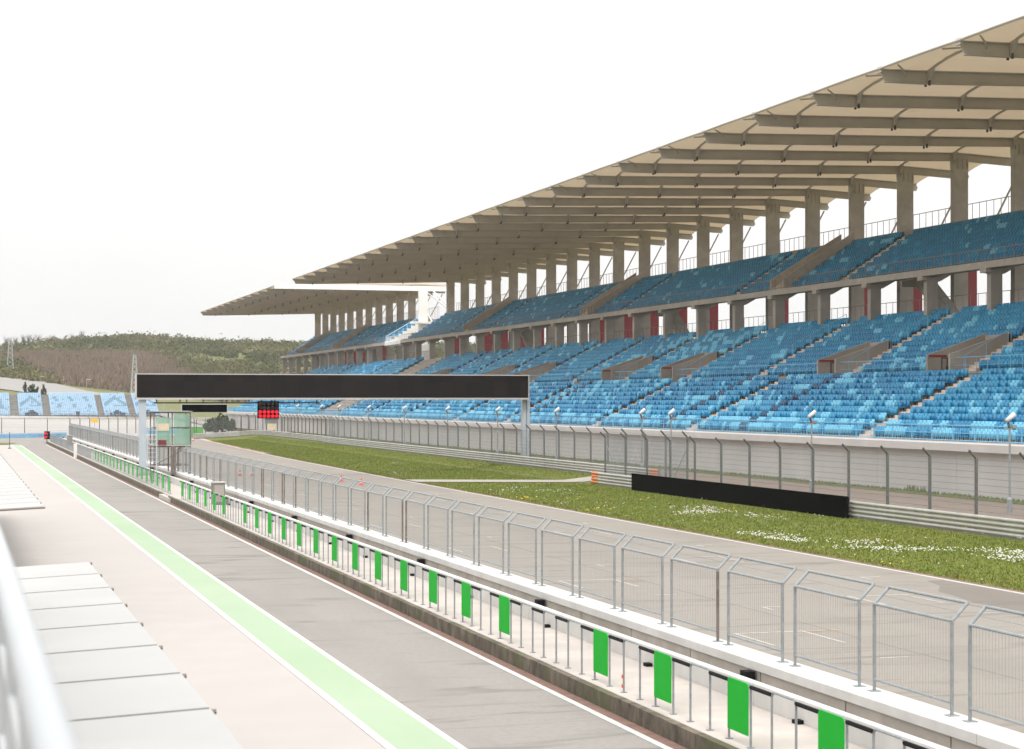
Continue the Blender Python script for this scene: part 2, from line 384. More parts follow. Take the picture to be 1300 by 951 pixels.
# far road climbing the hill side
up_ = [(-1.1, 986.5), (9.8, 939.5), (19.9, 903.2), (38.8, 853.8), (51.5, 789.6), (62.9, 773.8), (67.5, 739.0), (67.8, 676.4), (72.8, 633.2), (70.7, 563.0), (63.2, 477.6)]
dn_ = [(-0.8, 694.5), (7.4, 715.0), (16.3, 739.5), (32.9, 724.2), (45.8, 701.7), (55.4, 682.1), (60.5, 661.9), (63.8, 635.9), (67.9, 590.9), (60.1, 478.5), (54.9, 415.4)]
mb = MB()
for i in range(len(up_)-1):
    for k in range(4):
        for j in range(6):
            q = []
            for t_, s_ in ((k/4, j/6), ((k+1)/4, j/6), ((k+1)/4, (j+1)/6), (k/4, (j+1)/6)):
                ux = up_[i][0]+(up_[i+1][0]-up_[i][0])*t_; uy = up_[i][1]+(up_[i+1][1]-up_[i][1])*t_
                dx = dn_[i][0]+(dn_[i+1][0]-dn_[i][0])*t_; dy = dn_[i][1]+(dn_[i+1][1]-dn_[i][1])*t_
                x = ux+(dx-ux)*s_; y = uy+(dy-uy)*s_; q.append((x, y, gz(x, y)+.3))
            mb.add(q, [(0, 1, 2, 3)])
struct('hill_road', mb, M['far_road'])
# dark resurfaced patches at the right edge of the track
mb = MB(); pr_ = random.Random(5)
for (px0, px1, py0, py1) in ((30.6, 34.2, 24, 61), (29.2, 32.4, 12, 33)):
    pl = []
    for k in range(14): pl.append((px1+pr_.uniform(-.05, .05), py0+(py1-py0)*k/13))
    for k in range(22): pl.append((px0+(px1-px0)*.8*(1-min(1, (k+.01)/6))+pr_.uniform(-.5, .5), py1-(py1-py0)*k/21))
    mb.add([(x, y, .0065) for x, y in pl], [tuple(range(len(pl)))])
struct('asphalt_patch', mb, asphalt('dark_patch_asphalt', (.165, .147, .128), .35))
# starting grid markings
mbw = MB(); mby = MB()
def rect(m_, x0, x1, y0, y1, z=.010): m_.add([(x0,y0,z),(x1,y0,z),(x1,y1,z),(x0,y1,z)], [(0,1,2,3)])
for k in range(-1, 12):
    for X0, Y0 in ((20.75, 48.6+16*k), (28.3, 56.8+16*k)):
        rect(mbw, X0, X0+2.15, Y0, Y0+.14); rect(mbw, X0, X0+.10, Y0-2.6, Y0-.005); rect(mbw, X0+2.05, X0+2.15, Y0-2.6, Y0-.005)
        rect(mby, X0+2.16, X0+3.3, Y0-.02, Y0+.10)
        rect(mbw, X0+3.5, X0+4.3, Y0+6, Y0+6.12); rect(mbw, X0+1.6, X0+2.4, Y0-5.6, Y0-5.48); rect(mbw, X0+3.5, X0+3.6, Y0+5.2, Y0+5.995)
struct('grid_marking', mbw, M['line_worn']); struct('grid_marking', mby, M['line_y'])

# ------------------------------------------------------------------ grass blades, daisies (stuff)
def onpath(x, y): return x < 46.6 and 145.4-(x-35)*1.32-.2 < y < 150.2-(x-35)*1.36+.2
def scatter_blades(name, n, xr, yr, h, w, m, dens=None, label=None):
    x = nr.uniform(xr[0], xr[1], n); y = yr[0] + (yr[1]-yr[0])*nr.uniform(0, 1, n)**1.5
    keep = np.array([edge(b)+.2 < a and not onpath(a, b) for a, b in zip(x, y)])
    if dens is not None: keep &= np.array([nr.uniform() < dens(a, b) for a, b in zip(x, y)])
    x = x[keep]; y = y[keep]; n = len(x)
    z = np.array([gz(a, b) for a, b in zip(x, y)]) + .012
    a = nr.uniform(0, math.pi, n); hh = h*nr.uniform(.5, 1.3, n); ww = w*nr.uniform(.6, 1.3, n)
    lx, ly = nr.uniform(-.5, .5, n)*hh, nr.uniform(-.5, .5, n)*hh
    V = np.stack([np.stack([x-np.cos(a)*ww, y-np.sin(a)*ww, z], 1), np.stack([x+np.cos(a)*ww, y+np.sin(a)*ww, z], 1), np.stack([x+lx, y+ly, z+hh], 1)], 1).reshape(-1, 3)
    F = np.arange(3*n).reshape(-1, 3)
    return tag(linkmesh(name, np_mesh(name, V, F, [m])), kind='stuff')
o = scatter_blades('grass', 170000, (34.6, 46.4), (22, 300), .075, .028, M['blade']); tag(o, 'short green grass on the verge beside the race track', 'grass')
o = scatter_blades('dry_grass', 16000, (34.6, 46.4), (35, 250), .16, .035, M['blade_y'], dens=lambda x, y: 1 if x < edge(y)+1.0 else (.12 if x<45.5 else .3)); tag(o, 'dry yellowish grass along the edge of the race track', 'grass')
o = scatter_blades('wall_weeds', 0+1, (35, 46), (35, 60), .1, .1, M['blade']); bpy.data.objects.remove(o)
def dz_(x, y):
    v = wob(x*1.7, y, .13, 4) + .35*wob(x, y, .9, 1); lim = .35 if y < 130 else .8
    base = min(.8, (v-lim)*1.1) if 35.9 < x < 41.5 and v > lim else .004
    return base*(1.0 if y < 95 else .55 if y < 125 else .22)
def flowers(name, n, xr, yr, s, m, dens):
    x = nr.uniform(xr[0], xr[1], n); y = nr.uniform(yr[0], yr[1], n)
    keep = np.array([edge(b)+.3 < a and not onpath(a, b) and nr.uniform() < dens(a, b) for a, b in zip(x, y)]); x = x[keep]; y = y[keep]; n = len(x)
    z = np.array([gz(a, b) for a, b in zip(x, y)]) + nr.uniform(.08, .2, n); s = s*nr.uniform(.6, 1.3, n)
    t = nr.uniform(-.4, .4, n)
    V = np.stack([np.stack([x-s, y-s*.3, z-s*.5], 1), np.stack([x+s, y-s, z-s*.4+t*s], 1), np.stack([x+s, y+s*.4, z+s*.7], 1), np.stack([x-s, y+s, z+s*.6], 1)], 1).reshape(-1, 3)
    return tag(linkmesh(name, np_mesh(name, V, np.arange(4*n).reshape(-1, 4), [m])), kind='stuff')
o = flowers('daisies', 80000, (35, 45), (38, 190), .023, M['flower'], dz_); tag(o, 'white daisies growing in patches in the verge grass', 'flowers')
o = flowers('yellow_flowers', 2600, (35, 42), (60, 125), .028, M['flower_y'], lambda x, y: .35 if wob(x, y, .33, 9) > 1.0 and y > 95 else .004); tag(o, 'small yellow flowers near the track edge', 'flowers')
o = scatter_blades('weeds', 1, (35,36), (35,36), .1, .1, M['blade']); bpy.data.objects.remove(o)
# weeds along the stand wall
n = 9000; x = 56.85 - np.abs(nr.normal(0, .35, n)); y = nr.uniform(85, 330, n); hmul = np.where((np.abs(y-104.5) < 1.2) | (np.abs(y-88) < .6), 2.2, 1.0)
z = np.full(n, .84); a = nr.uniform(0, 3.14, n); hh = .16*nr.uniform(.4, 1.4, n)*hmul
V = np.stack([np.stack([x-np.cos(a)*.06, y-np.sin(a)*.06, z], 1), np.stack([x+np.cos(a)*.06, y+np.sin(a)*.06, z], 1), np.stack([x, y+nr.uniform(-.1, .1, n), z+hh], 1)], 1).reshape(-1, 3)
tag(linkmesh('weeds', np_mesh('weeds', V, np.arange(3*n).reshape(-1, 3), [M['blade']])), 'green weeds growing along the foot of the grandstand wall', 'weeds', kind='stuff')

# ------------------------------------------------------------------ grandstands
W_, RZ = .88, .425
LOW_X0, LOW_Z0 = 57.75, 4.0        # first row
UPX0 = 67.75; UPZ0 = 8.5; RM = .465           # first row above the cross aisle
TX0, TZ0, TW, TR = 77.4, 17.2, .8, .52
seat_v = np.array([(x, y, z) for (x0, x1, z0, z1, sh) in ((.34, .39, .30, .80, .06),) for (x, y, z) in
    ((x0, -.19, z0), (x1, -.19, z0), (x1, .19, z0), (x0, .19, z0), (x0+sh, -.19, z1), (x1+sh, -.19, z1), (x1+sh, .19, z1), (x0+sh, .19, z1))] +
    [(0, -.195, .30), (.37, -.19, .27), (.37, .19, .27), (0, .195, .30), (0, -.195, .35), (.37, -.19, .31), (.37, .19, .31), (0, .195, .35)] +
    [(.26, -.02, 0), (.34, -.02, 0), (.34, .02, 0), (.26, .02, 0), (.26, -.02, .28), (.34, -.02, .28), (.34, .02, .28), (.26, .02, .28)])
# tipped-up variant: the pan folded against the back
seat_t = seat_v.copy()
seat_t[8:16] = np.array([(.26, -.2, .22), (.33, -.2, .22), (.33, .2, .22), (.26, .2, .22), (.25, -.19, .64), (.32, -.19, .66), (.32, .19, .66), (.25, .19, .64)])
bf = [(0,3,2,1),(4,5,6,7),(0,1,5,4),(1,2,6,5),(2,3,7,6),(3,0,4,7)]
seat_f = np.array([tuple(i+8*b for i in f) for b in range(3) for f in bf])
SM = [M['s_base'], M['s_mid'], M['s_light'], M['s_navy'], M['bracket']]
def rowinfo():
    rows = []
    for i in range(10): rows.append(('low', LOW_X0+.41+i*W_, LOW_Z0+i*RZ, i))
    for i in range(11): rows.append(('mid', UPX0+.41+i*W_, UPZ0+i*RM, 10+i))
    for i in range(9): rows.append(('top', TX0+.33+i*TW, TZ0+i*TR, 30+i))
    return rows
def seat_positions(cfg):
    P = []; K = []; T = []
    for part, x, z, ri in rowinfo():
        y0, y1 = cfg['top_y'] if part == 'top' else cfg['low_y']
        skips = []
        if part == 'low': skips = [(a-.95, a+.95) for a in cfg['aisles_low']]
        if part == 'mid':
            skips = [(a-.95, a+.95) for a in cfg['aisles_mid']]
            if ri < 15: skips += [(v-1.75, v+1.75) for v in cfg['vom_low']]
        if part == 'top': skips = [(a-.8, a+.8) for a in cfg['aisles_top']] + [(v-1.7, v+1.7) for v in cfg['vom_top']]
        if part != 'top': skips += cfg['gaps']
        y = y0+.4; run = 0; cur = 0; st = rnd.random()
        ph = rnd.uniform(0, 10)
        while y < y1-.3:
            if not any(a < y < b for a, b in skips):
                if run <= 0:
                    run = rnd.choice([1, 1, 1, 2, 2, 3])
                    dens = (.12 if part == 'low' else .07) + (.26 if part == 'low' else .16)*max(0, min(1, wob(y*1.3-ri*1.1, ri*5, .11, 3)*1.3-.35))
                    if part == 'low' and ri < 2: dens = .55  # extra pale seats put the front rows' brighter light into colour
                    r = rnd.random(); cur = 2 if r < dens else (1 if wob(y-ri*.8, ri*3, .07, 8) > -.1 else 0)
                    if cur < 2 and rnd.random() < .12: cur = 1-cur
                    if part == 'mid' and 172 < y < 200 and ri > 13 and rnd.random() < .3: cur = 2
                    if part == 'top': cur = 2 if r < .05 else (1 if r < .16 else 0)
                k = cur
                for (yd) in cfg['navy']:
                    if part == 'low' and abs(y-(yd)) < .75: k = 3
                P.append((x, y, z)); K.append(k); T.append(1 if part != 'low' or cur == 2 or rnd.random() < .6 else 0); run -= 1
            else: run = 0
            y += .47
    return P, K, T
def seat_np(P, K, T):
    P = np.array(P); K = np.array(K); T = np.array(T); n = len(P)
    tem = np.where(T[:, None, None] == 1, seat_t[None], seat_v[None])
    jit = nr.normal(0, .012, (n, 1, 1))*np.array([1., 0, 0])*(seat_v[None, :, 2:3])*1.5
    V = (tem + jit + P[:, None, :]).reshape(-1, 3)
    F = (seat_f[None] + (np.arange(n)*24)[:, None, None]).reshape(-1, 4)
    mi = np.repeat(K, 18).reshape(n, 18); mi[:, 12:] = 4
    return V, F, mi.ravel()
CAM = Vector((0, 0, 6.5)); PSI = math.atan(707/2400)
def inframe(p):
    d = p[1]*math.cos(PSI)+p[0]*math.sin(PSI); r = -p[1]*math.sin(PSI)+p[0]*math.cos(PSI)
    return d, 650+2400*r/d, 508-2400*(p[2]-6.5)/d
def terrace(profile_rows, x0, z0, w, r, n, xback, zbot_f):
    pts = []
    for i in range(n): pts += [(x0+i*w, z0+i*r), (x0+(i+1)*w, z0+i*r)]
    return pts
def railing(parent, name, x, y0, y1, z, h, step, m, rr=.02, bal=None, mid=True):
    mb = MB(); n = int((y1-y0)/step)
    for k in range(n+1): mb.tube((x, y0+(y1-y0)*k/n, z), (x, y0+(y1-y0)*k/n, z+h), rr*1.1, 4)
    mb.tube((x, y0, z+h), (x, y1, z+h), rr*1.3, 5)
    mb.tube((x, y0, z+.12), (x, y1, z+.12), rr, 4)
    if mid: mb.tube((x, y0, z+h*.55), (x, y1, z+h*.55), rr*.8, 4)
    if bal:
        k = y0
        while k < y1: mb.tube((x, k, z+.12), (x, k, z+h), rr*.45, 3, caps=False); k += bal
    return mb.build(name, m, parent)
def grandstand(cfg, label):
    y0l, y1l = cfg['low_y']; y0t, y1t = cfg['top_y']
    G = thing('grandstand', label, 'grandstand', (70, (y0l+y1l)/2, .8))
    # ---- lower terrace in segments (opened at the entrances)
    vom = cfg['vom_low']; cuts = [y0l]
    for v in vom: cuts += [v-1.5, v+1.5]
    cuts.append(y1l)
    mb = MB()
    low = []
    for i in range(10): low += [(LOW_X0+i*W_, LOW_Z0+i*RZ), (LOW_X0+(i+1)*W_, LOW_Z0+i*RZ)]
    xe = LOW_X0+10*W_   # 66.55
    front = [(57.2, 3.55), (57.2, 4.0)]
    mid_full = [(xe, 8.25), (UPX0-.15, 8.25), (UPX0-.15, UPZ0)]
    for i in range(11): mid_full += [(UPX0+i*W_ if i else UPX0, UPZ0+i*RM), (UPX0+(i+1)*W_, UPZ0+i*RM)]
    mid_v = [(xe, 8.25), (UPX0+4.2*W_+.0, 8.25), (UPX0+4.2*W_, UPZ0+4*RM)]
    for i in range(5, 11): mid_v += [(UPX0+i*W_, UPZ0+(i-1)*RM), (UPX0+i*W_, UPZ0+i*RM)]
    mid_v += [(UPX0+11*W_, UPZ0+10*RM)]
    tail = [(UPX0+11*W_, 12.3), (60, 3.1)]
    for k in range(len(cuts)-1):
        ismid = k % 2 == 1
        prof = front + low + (mid_v if ismid else mid_full) + tail
        mb.prof(prof, cuts[k], cuts[k+1]-.001)
    mb.build('lower_terrace', M['concrete'], G)
    # entrance enclosures
    for v in vom:
        e = MB()
        for s in (-1, 1):
            ya, yb = (v-1.72, v-1.5) if s < 0 else (v+1.5, v+1.72)
            X0, X1 = UPX0-.6, UPX0+4.2
            e.hexa([(X0, ya, 8.0), (X1, ya, 8.0), (X1, yb, 8.0), (X0, yb, 8.0), (X0, ya, 9.75), (X1, ya, 11.35), (X1, yb, 11.35), (X0, yb, 9.75)])
        e.box(UPX0+4.05, UPX0+4.3, v-1.72, v+1.72, 8.3, 11.2)
        eo = e.build('entrance_enclosure', M['concrete'], G)
        dm = MB()
        for q in (0, .45): dm.box(UPX0+.5+q, UPX0+.58+q, v+1.46, v+1.495, 8.3, 9.5)
        dm.box(UPX0+.5, UPX0+1.03, v+1.46, v+1.495, 9.5, 9.58); dm.build('door_frame', M['bracket'], eo)
        MB().box(UPX0-.5, UPX0+.9, v+1.44, v+1.494, 9.62, 9.76).build('sign_plate', M['red'], eo)
    # aisle steps
    for a in cfg['aisles_low']:
        s = MB()
        for i in range(10): s.box(LOW_X0+i*W_+.42, LOW_X0+(i+1)*W_+.01, a-.86, a+.86, LOW_Z0+i*RZ-.05, LOW_Z0+i*RZ+RZ*.5); s.box(LOW_X0+i*W_-.015, LOW_X0+i*W_+.43, a-.86, a+.86, LOW_Z0+i*RZ-.4, LOW_Z0+i*RZ+.02)
        s.build('aisle_steps', M['step'], G)
    for a in cfg['aisles_mid']:
        s = MB()
        for i in range(11): s.box(UPX0+i*W_+.42, UPX0+(i+1)*W_+.01, a-.86, a+.86, UPZ0+i*RM-.05, UPZ0+i*RM+RM*.5); s.box(UPX0+i*W_-.015, UPX0+i*W_+.43, a-.86, a+.86, UPZ0+i*RM-.4, UPZ0+i*RM+.02)
        s.build('aisle_steps', M['step'], G)
        r_ = MB()
        for i in range(0, 11, 2):
            x = UPX0+i*W_+.4; z = UPZ0+i*RM; r_.tube((x, a+.7, z), (x, a+.7, z+1.1), .03, 4)
        r_.tube((UPX0+.4, a+.7, UPZ0+1.1), (UPX0+10*W_+.4, a+.7, UPZ0+10*RM+1.1), .018, 4); r_.build('handrail', M['blue_rail'], G)
    # front wall and edge beam
    wl = MB(); y = y0l
    while y < y1l-.1:
        y2 = min(y+10, y1l); wl.box(56.9, 57.15, y+.015, y2-.015, .7, 3.52); y = y2
    wl.build('front_wall', M['wallw'], G)
    eb = MB(); y = y0l
    while y < y1l-.1:
        y2 = min(y+10, y1l); eb.prof([(56.35, 3.50), (57.19, 3.50), (57.19, 4.02), (56.45, 4.02), (56.35, 3.95)], y+.008, y2-.008); y = y2
    eb.build('edge_beam', M['edgew'], G)
    railing(G, 'front_railing', 56.75, y0l, y1l, 4.0, 1.0, 2.5, M['blue_rail'], .03, .25)
    segs = [y0l]+[q for v in vom for q in (v-1.7, v+1.7)]+[y1l]
    for a, b in zip(segs[::2], segs[1::2]): 
        if b-a > 1: railing(G, 'aisle_railing', UPX0-.22, a, b, 8.25, 1.25, 1.4, M['blue_rail'], .022, None)
    # lower concourse, columns, back
    fl = MB().box(UPX0+11*W_, 91.5, y0l, max(y1l, y1t), 12.9, 13.2); fl.build('concourse_floor', M['concrete'], G)
    MB().box(90.0, 90.3, y0l, max(y1l, y1t), .5, 12.88).build('rear_wall', M['concrete'], G)
    railing(G, 'concourse_railing', 78.8, min(y0l, y0t), max(y1t, y1l), 13.2, 1.85, 1.2, M['brown_rail'], .022, None, False)
    # ---- upper terrace
    mb = MB(); pts = [(76.5, 16.72), (76.5, 17.2)]
    for i in range(9): pts += [(TX0+i*TW if i else TX0-.001, TZ0+i*TR), (TX0+(i+1)*TW, TZ0+i*TR)]
    pts += [(TX0+9*TW, TZ0+9*TR-.25), (89.6, TZ0+9*TR-.25), (89.6, TZ0+9*TR-.5), (TX0+9*TW, TZ0+9*TR-.6), (77.6, 16.72)]
    mb.prof(pts, y0t, y1t); mb.build('upper_terrace', M['concrete'], G)
    MB().box(76.42, 76.498, y0t, y1t, 16.70, 17.24).build('fascia', M['concrete_l'], G)
    MB().box(TX0+9*TW+.003, TX0+9*TW+.25, y0t, y1t, TZ0+9*TR-.249, TZ0+9*TR+.35).build('parapet', M['concrete'], G)
    railing(G, 'balcony_railing', 76.55, y0t, y1t, 17.24, .95, 1.35, M['brown_rail'], .028, None, False)
    railing(G, 'rear_railing', 86.8, y0t, y1t, TZ0+9*TR-.25, 2.35, 1.2, M['brown_rail'], .028, None, False)
    for v in cfg['vom_top']:
        e = MB()
        for ya, yb in ((v-1.6, v-1.35), (v+1.35, v+1.6)):
            e.hexa([(77.2, ya, 17.0), (TX0+9.3*TW, ya, 21.6), (TX0+9.3*TW, yb, 21.6), (77.2, yb, 17.0), (77.2, ya, 18.35), (TX0+9.3*TW, ya, 23.05), (TX0+9.3*TW, yb, 23.05), (77.2, yb, 18.35)])
        e.hexa([(77.25, v-1.34, 17.25), (TX0+9*TW, v-1.34, 21.9), (TX0+9*TW, v+1.34, 21.9), (77.25, v+1.34, 17.25), (77.25, v-1.34, 17.5), (TX0+9*TW, v-1.34, 22.1), (TX0+9*TW, v+1.34, 22.1), (77.25, v+1.34, 17.5)])
        e.build('stair_enclosure', M['concrete_l'], G)
    for a in cfg['aisles_top']:
        s = MB()
        for i in range(9): s.box(TX0+i*TW+.4, TX0+(i+1)*TW+.01, a-.72, a+.72, TZ0+i*TR-.05, TZ0+i*TR+TR*.5); s.box(TX0+i*TW-.015, TX0+i*TW+.41, a-.72, a+.72, TZ0+i*TR-.4, TZ0+i*TR+.02)
        s.build('aisle_steps', M['step'], G)
    # columns, rakers, corbels
    colm = MB().box(-.7, .7, -.32, .32, .8, 27.0).mesh('column', M['col'])
    headm = MB().box(-.66, .66, -.22, .22, 27.0, 27.95)
    for k in range(4): headm.box(-.72+k*.46, -.66+k*.46, -.34, .34, 27.0, 27.93)
    headm = headm.mesh('column_head', M['bracket'] if False else M['beam'])
    lcolm = MB().box(-.5, .5, -.3, .3, 12.2, 16.4).mesh('lower_column', M['col'])
    rak = MB().prof([(-.9, 16.35), (-.9, 16.69), (.1, 16.69), (8.9, 21.35), (8.9, 20.85), (.5, 16.3), (-.3, 16.15)], -.3, .3).mesh('raker_beam', M['col'])
    cor = MB().box(-.14, .30, -.45, .45, 16.35, 16.69).mesh('corbel', M['concrete_l'])
    for y in cfg['cols']:
        c = place('column', colm, G, (85.65, y, 0)); h = bpy.data.objects.new('column_head', headm); C.objects.link(h); h.parent = c
        if y0t-.1 <= y <= y1t+.1:
            yy = min(max(y, y0t+.4), y1t-.4)
            place('lower_column', lcolm, G, (77.3, yy, 0)); place('raker_beam', rak, G, (77.5, yy, 0))
            place('corbel', cor, G, (76.42, yy, 0))
    redm = MB().box(-.75, .75, -.12, .12, 13.2, 18.8).mesh('red_panel', M['red'])
    grm = MB().box(-1.9, 1.9, -.15, .15, 13.2, 18.3).mesh('core_wall', M['col'])
    for y in cfg['cols'][1:]:
        j = int(round(y/10))
        if j % 6 in (0, 1, 3, 4, 5): place('red_panel', redm, G, (87.3, y+1.2, 0))
    # stair flights between the decks
    for y in cfg['stairs']:
        s = MB(); s.profx([(y, 13.2), (y+5.5, 17.0), (y+5.5, 16.4), (y+.8, 13.2)], 80, 81.8)
        s.box(80, 81.8, y+5.5, y+8, 16.45, 17.0); so = s.build('stair_flight', M['col'], G)
        r_ = MB(); r_.path([(79.95, y, 14.3), (79.95, y+5.5, 18.0)], .04, 5)
        for k in range(5): r_.tube((79.95, y+1.37*k, 13.2+.95*k), (79.95, y+1.37*k, 14.3+.92*k), .03, 4)
        r_.build('handrail', M['brown_rail'], so)
    # ---- roof
    ry0, ry1 = cfg['roof_y']; beams = cfg['beams']
    bpoly = [(57.15, 27.62), (57.45, 27.0), (60, 27.0), (85, 27.75), (86.5, 27.75), (92.2, 27.45), (92.4, 27.7), (92.2, 28.1), (85.6, 28.45), (60, 27.8), (57.15, 27.78)]
    bm = MB(); bm.prof(bpoly, -.055, .055)                                  # web
    low_f = [(57.45, 27.0), (60, 27.0), (85, 27.75), (86.5, 27.75), (92.2, 27.45)]; up_f = [(57.15, 27.78), (60, 27.8), (85.6, 28.45), (92.2, 28.1)]
    for fl_ in (low_f, up_f):
        for (xa, za), (xb, zb) in zip(fl_[:-1], fl_[1:]):
            bm.hexa([(xa, -.19, za-.03), (xb, -.19, zb-.03), (xb, .19, zb-.03), (xa, .19, za-.03), (xa, -.19, za+.03), (xb, -.19, zb+.03), (xb, .19, zb+.03), (xa, .19, za+.03)])
    bm.box(57.0, 57.2, -.3, .3, 27.55, 27.95)
    bmesh_ = bm.mesh('roof_beam', M['beam'])
    for i, y in enumerate(beams):
        if cfg.get('lit_end') and i == 0:
            we = MB(); we.box(57.0, 92, y-.3, y+.3, 27.25, 28.2); wo = we.build('end_beam', M['beamw'], G, label='end beam coloured white to show it lit from the roof gap')  # white colour stands in for daylight reaching the beam through the gap
        else: place('roof_beam', bmesh_, G, (0, y, 0))
    def rise(x): return .03+.60*min(1, max(0, (x-57.1)/3.4))
    def rt(x): return 27.8 + (28.45-27.8)*(x-60)/25.6 if x < 85.6 else 28.45-.35*(x-85.6)/6.6
    XA = [57.1, 58.9, 60.5, 68.6, 76.8, 85.0, 88.6, 92.3]
    for a, b in zip(beams[:-1], beams[1:]):
        L = b-a; n = 10; V = []; F = []; xs = [57.05]+XA[1:]
        for lay in (0, .05):
            for x in xs:
                for k in range(n+1):
                    t = k/n; V.append((x, a+L*t, rt(x)+.05+rise(x)*4*t*(1-t)+lay))
        m1 = n+1; tot = len(xs)*m1
        for i in range(len(xs)-1):
            for k in range(n):
                q = i*m1+k; F.append((q, q+1, q+m1+1, q+m1)); F.append((tot+q, tot+q+m1, tot+q+m1+1, tot+q+1))
        for k in range(n): F.append((k, tot+k, tot+k+1, k+1)); q = (len(xs)-1)*m1+k; F.append((q, q+1, tot+q+1, tot+q))
        po = MB().add(V, F).build('roof_membrane', M['membrane'], G, smooth=False)
        for x in XA[2:6]:
            r_ = MB(); pts = [(x, a+L*t, rt(x)-.03+rise(x)*4*t*(1-t)) for t in [j/8 for j in range(9)]]
            r_.path(pts, .10, 5)
            for yy, s in ((a, 1), (b, -1)):
                r_.hexa([(x-.1, yy+s*.06, rt(x)-.75), (x+.1, yy+s*.06, rt(x)-.75), (x+.1, yy+s*.2, rt(x)-.75), (x-.1, yy+s*.2, rt(x)-.75),
                         (x-.1, yy+s*.2, rt(x)+.02), (x+.1, yy+s*.2, rt(x)+.02), (x+.1, yy+s*.9, rt(x)+.22), (x-.1, yy+s*.9, rt(x)+.22)])
            r_.build('roof_rib', M['beam'], po)
            MB().box(x-.07, x+.07, a+.21, a+.3, rt(x)-.95, rt(x)-.45).build('bracket', M['bracket'], po); MB().box(x-.07, x+.07, b-.3, b-.21, rt(x)-.95, rt(x)-.45).build('bracket', M['bracket'], po)
        r_ = MB(); pts = [(57.0, a+L*t, rt(57.05)+.08+.03*4*t*(1-t)) for t in [j/10 for j in range(11)]]; r_.path(pts, .09, 6)
        for s, yy in ((1, a), (-1, b)): r_.path([(57.2, yy+s*2.2, rt(57.2)-.02), (58.2, yy+s*1.0, rt(58)-.10), (58.8, yy+s*.25, rt(58)-.35)], .06, 5)
        r_.build('edge_tube', M['beam'], G)
    for y in beams[1:]:
        t_ = MB(); t_.tube((91.8, y, 27.3), (88.8, y, 21.8), .09, 6); t_.build('tie_rod', M['concrete_l'], G)
    # ---- seats
    P, K, T = seat_positions(cfg)
    sc = []
    for i, p in enumerate(P):
        d, u, v = inframe((p[0], p[1], p[2]+.4)); sc.append(d if (0 < u < 1296 and 5 < v < 945) and not (175 < u < 668 and 470 < v < 508) else 1e9)
    order = np.argsort(sc); big = set(order[:100].tolist())
    rest = [i for i in range(len(P)) if i not in big]
    V, F, mi = seat_np([P[i] for i in rest], [K[i] for i in rest], [T[i] for i in rest])
    loc = world(G)
    o = linkmesh('seats', np_mesh('seats', V-np.array(loc), F, SM, mi), G, loc); o['kind'] = 'stuff'
    cache = {}
    for i in big:
        key = (K[i], T[i])
        if key not in cache:
            V, F, mi = seat_np([(0, 0, 0)], [K[i]], [T[i]]); cache[key] = np_mesh('seat', V, F, SM, mi)
        place('seat', cache[key], G, P[i])
    return G
near = dict(low_y=(70, 316), top_y=(80, 330), gaps=[(298, 316)], vom_low=[85, 102.5, 120.6, 138.6, 174.2, 192.1, 226, 244, 278],
            vom_top=[110.5, 170.3, 229.5, 288], aisles_low=[88, 114.2, 145.4, 169.6, 200, 222, 250, 275, 296], aisles_mid=[82.4, 100, 118, 136, 154, 171.6, 189.5, 207, 223.4, 241.4, 260, 275.4],
            aisles_top=[98, 123, 157.2, 181.8, 216.6, 241, 276, 300], navy=[135.3, 152, 195], cols=[90+10*k for k in range(25)], stairs=[142, 203, 262],
            roof_y=(70, 330), beams=[70+10*k for k in range(27)])
far = dict(low_y=(316.05, 415), top_y=(343, 460), gaps=[], vom_low=[340, 375], vom_top=[396, 441], aisles_low=[330, 352, 385], aisles_mid=[338, 373, 400],
           aisles_top=[360, 378, 418, 452], navy=[], cols=[360+10*k for k in range(11)], stairs=[372, 430], roof_y=(350, 460), beams=[350+10*k for k in range(12)], lit_end=True)
g1 = grandstand(near, 'long covered two-tier grandstand with blue seats, nearest to the viewer')
g2 = grandstand(far, 'shorter far grandstand block with its own roof, beyond the white mast')
# bare concrete stair gap: white steps
mb = MB()
for i in range(10): mb.box(LOW_X0+i*W_+.02, LOW_X0+(i+1)*W_-.005, 301, 313, LOW_Z0+i*RZ+.004, LOW_Z0+i*RZ+.2)
for i in range(11): mb.box(UPX0+i*W_+.02, UPX0+(i+1)*W_-.005, 301, 313, UPZ0+i*RM+.004, UPZ0+i*RM+.2)
mb.build('wide_stairs', M['concrete_l'], g1, label='bare pale concrete stairs between seat blocks')
# stepped white end wall of the far block's upper deck
mb = MB()
for i in range(9): mb.box(TX0+i*TW, TX0+(i+1)*TW-.004, 342.55, 342.95, TZ0+i*TR-.9, TZ0+i*TR+.55)
mb.box(76.4, TX0-.01, 342.55, 342.95, 16.5, 17.4); mb.build('end_wall', M['beamw'], g2, label='white stepped end wall')
mb = MB(); mb.path([(76.6, 342.4, 18.3), (TX0+9*TW, 342.4, 23.0)], .04, 5)
for i in range(9): mb.tube((TX0+i*TW, 342.4, TZ0+i*TR), (TX0+i*TW, 342.4, TZ0+i*TR+1.1), .03, 4)
mb.build('end_railing', M['beamw'], g2)
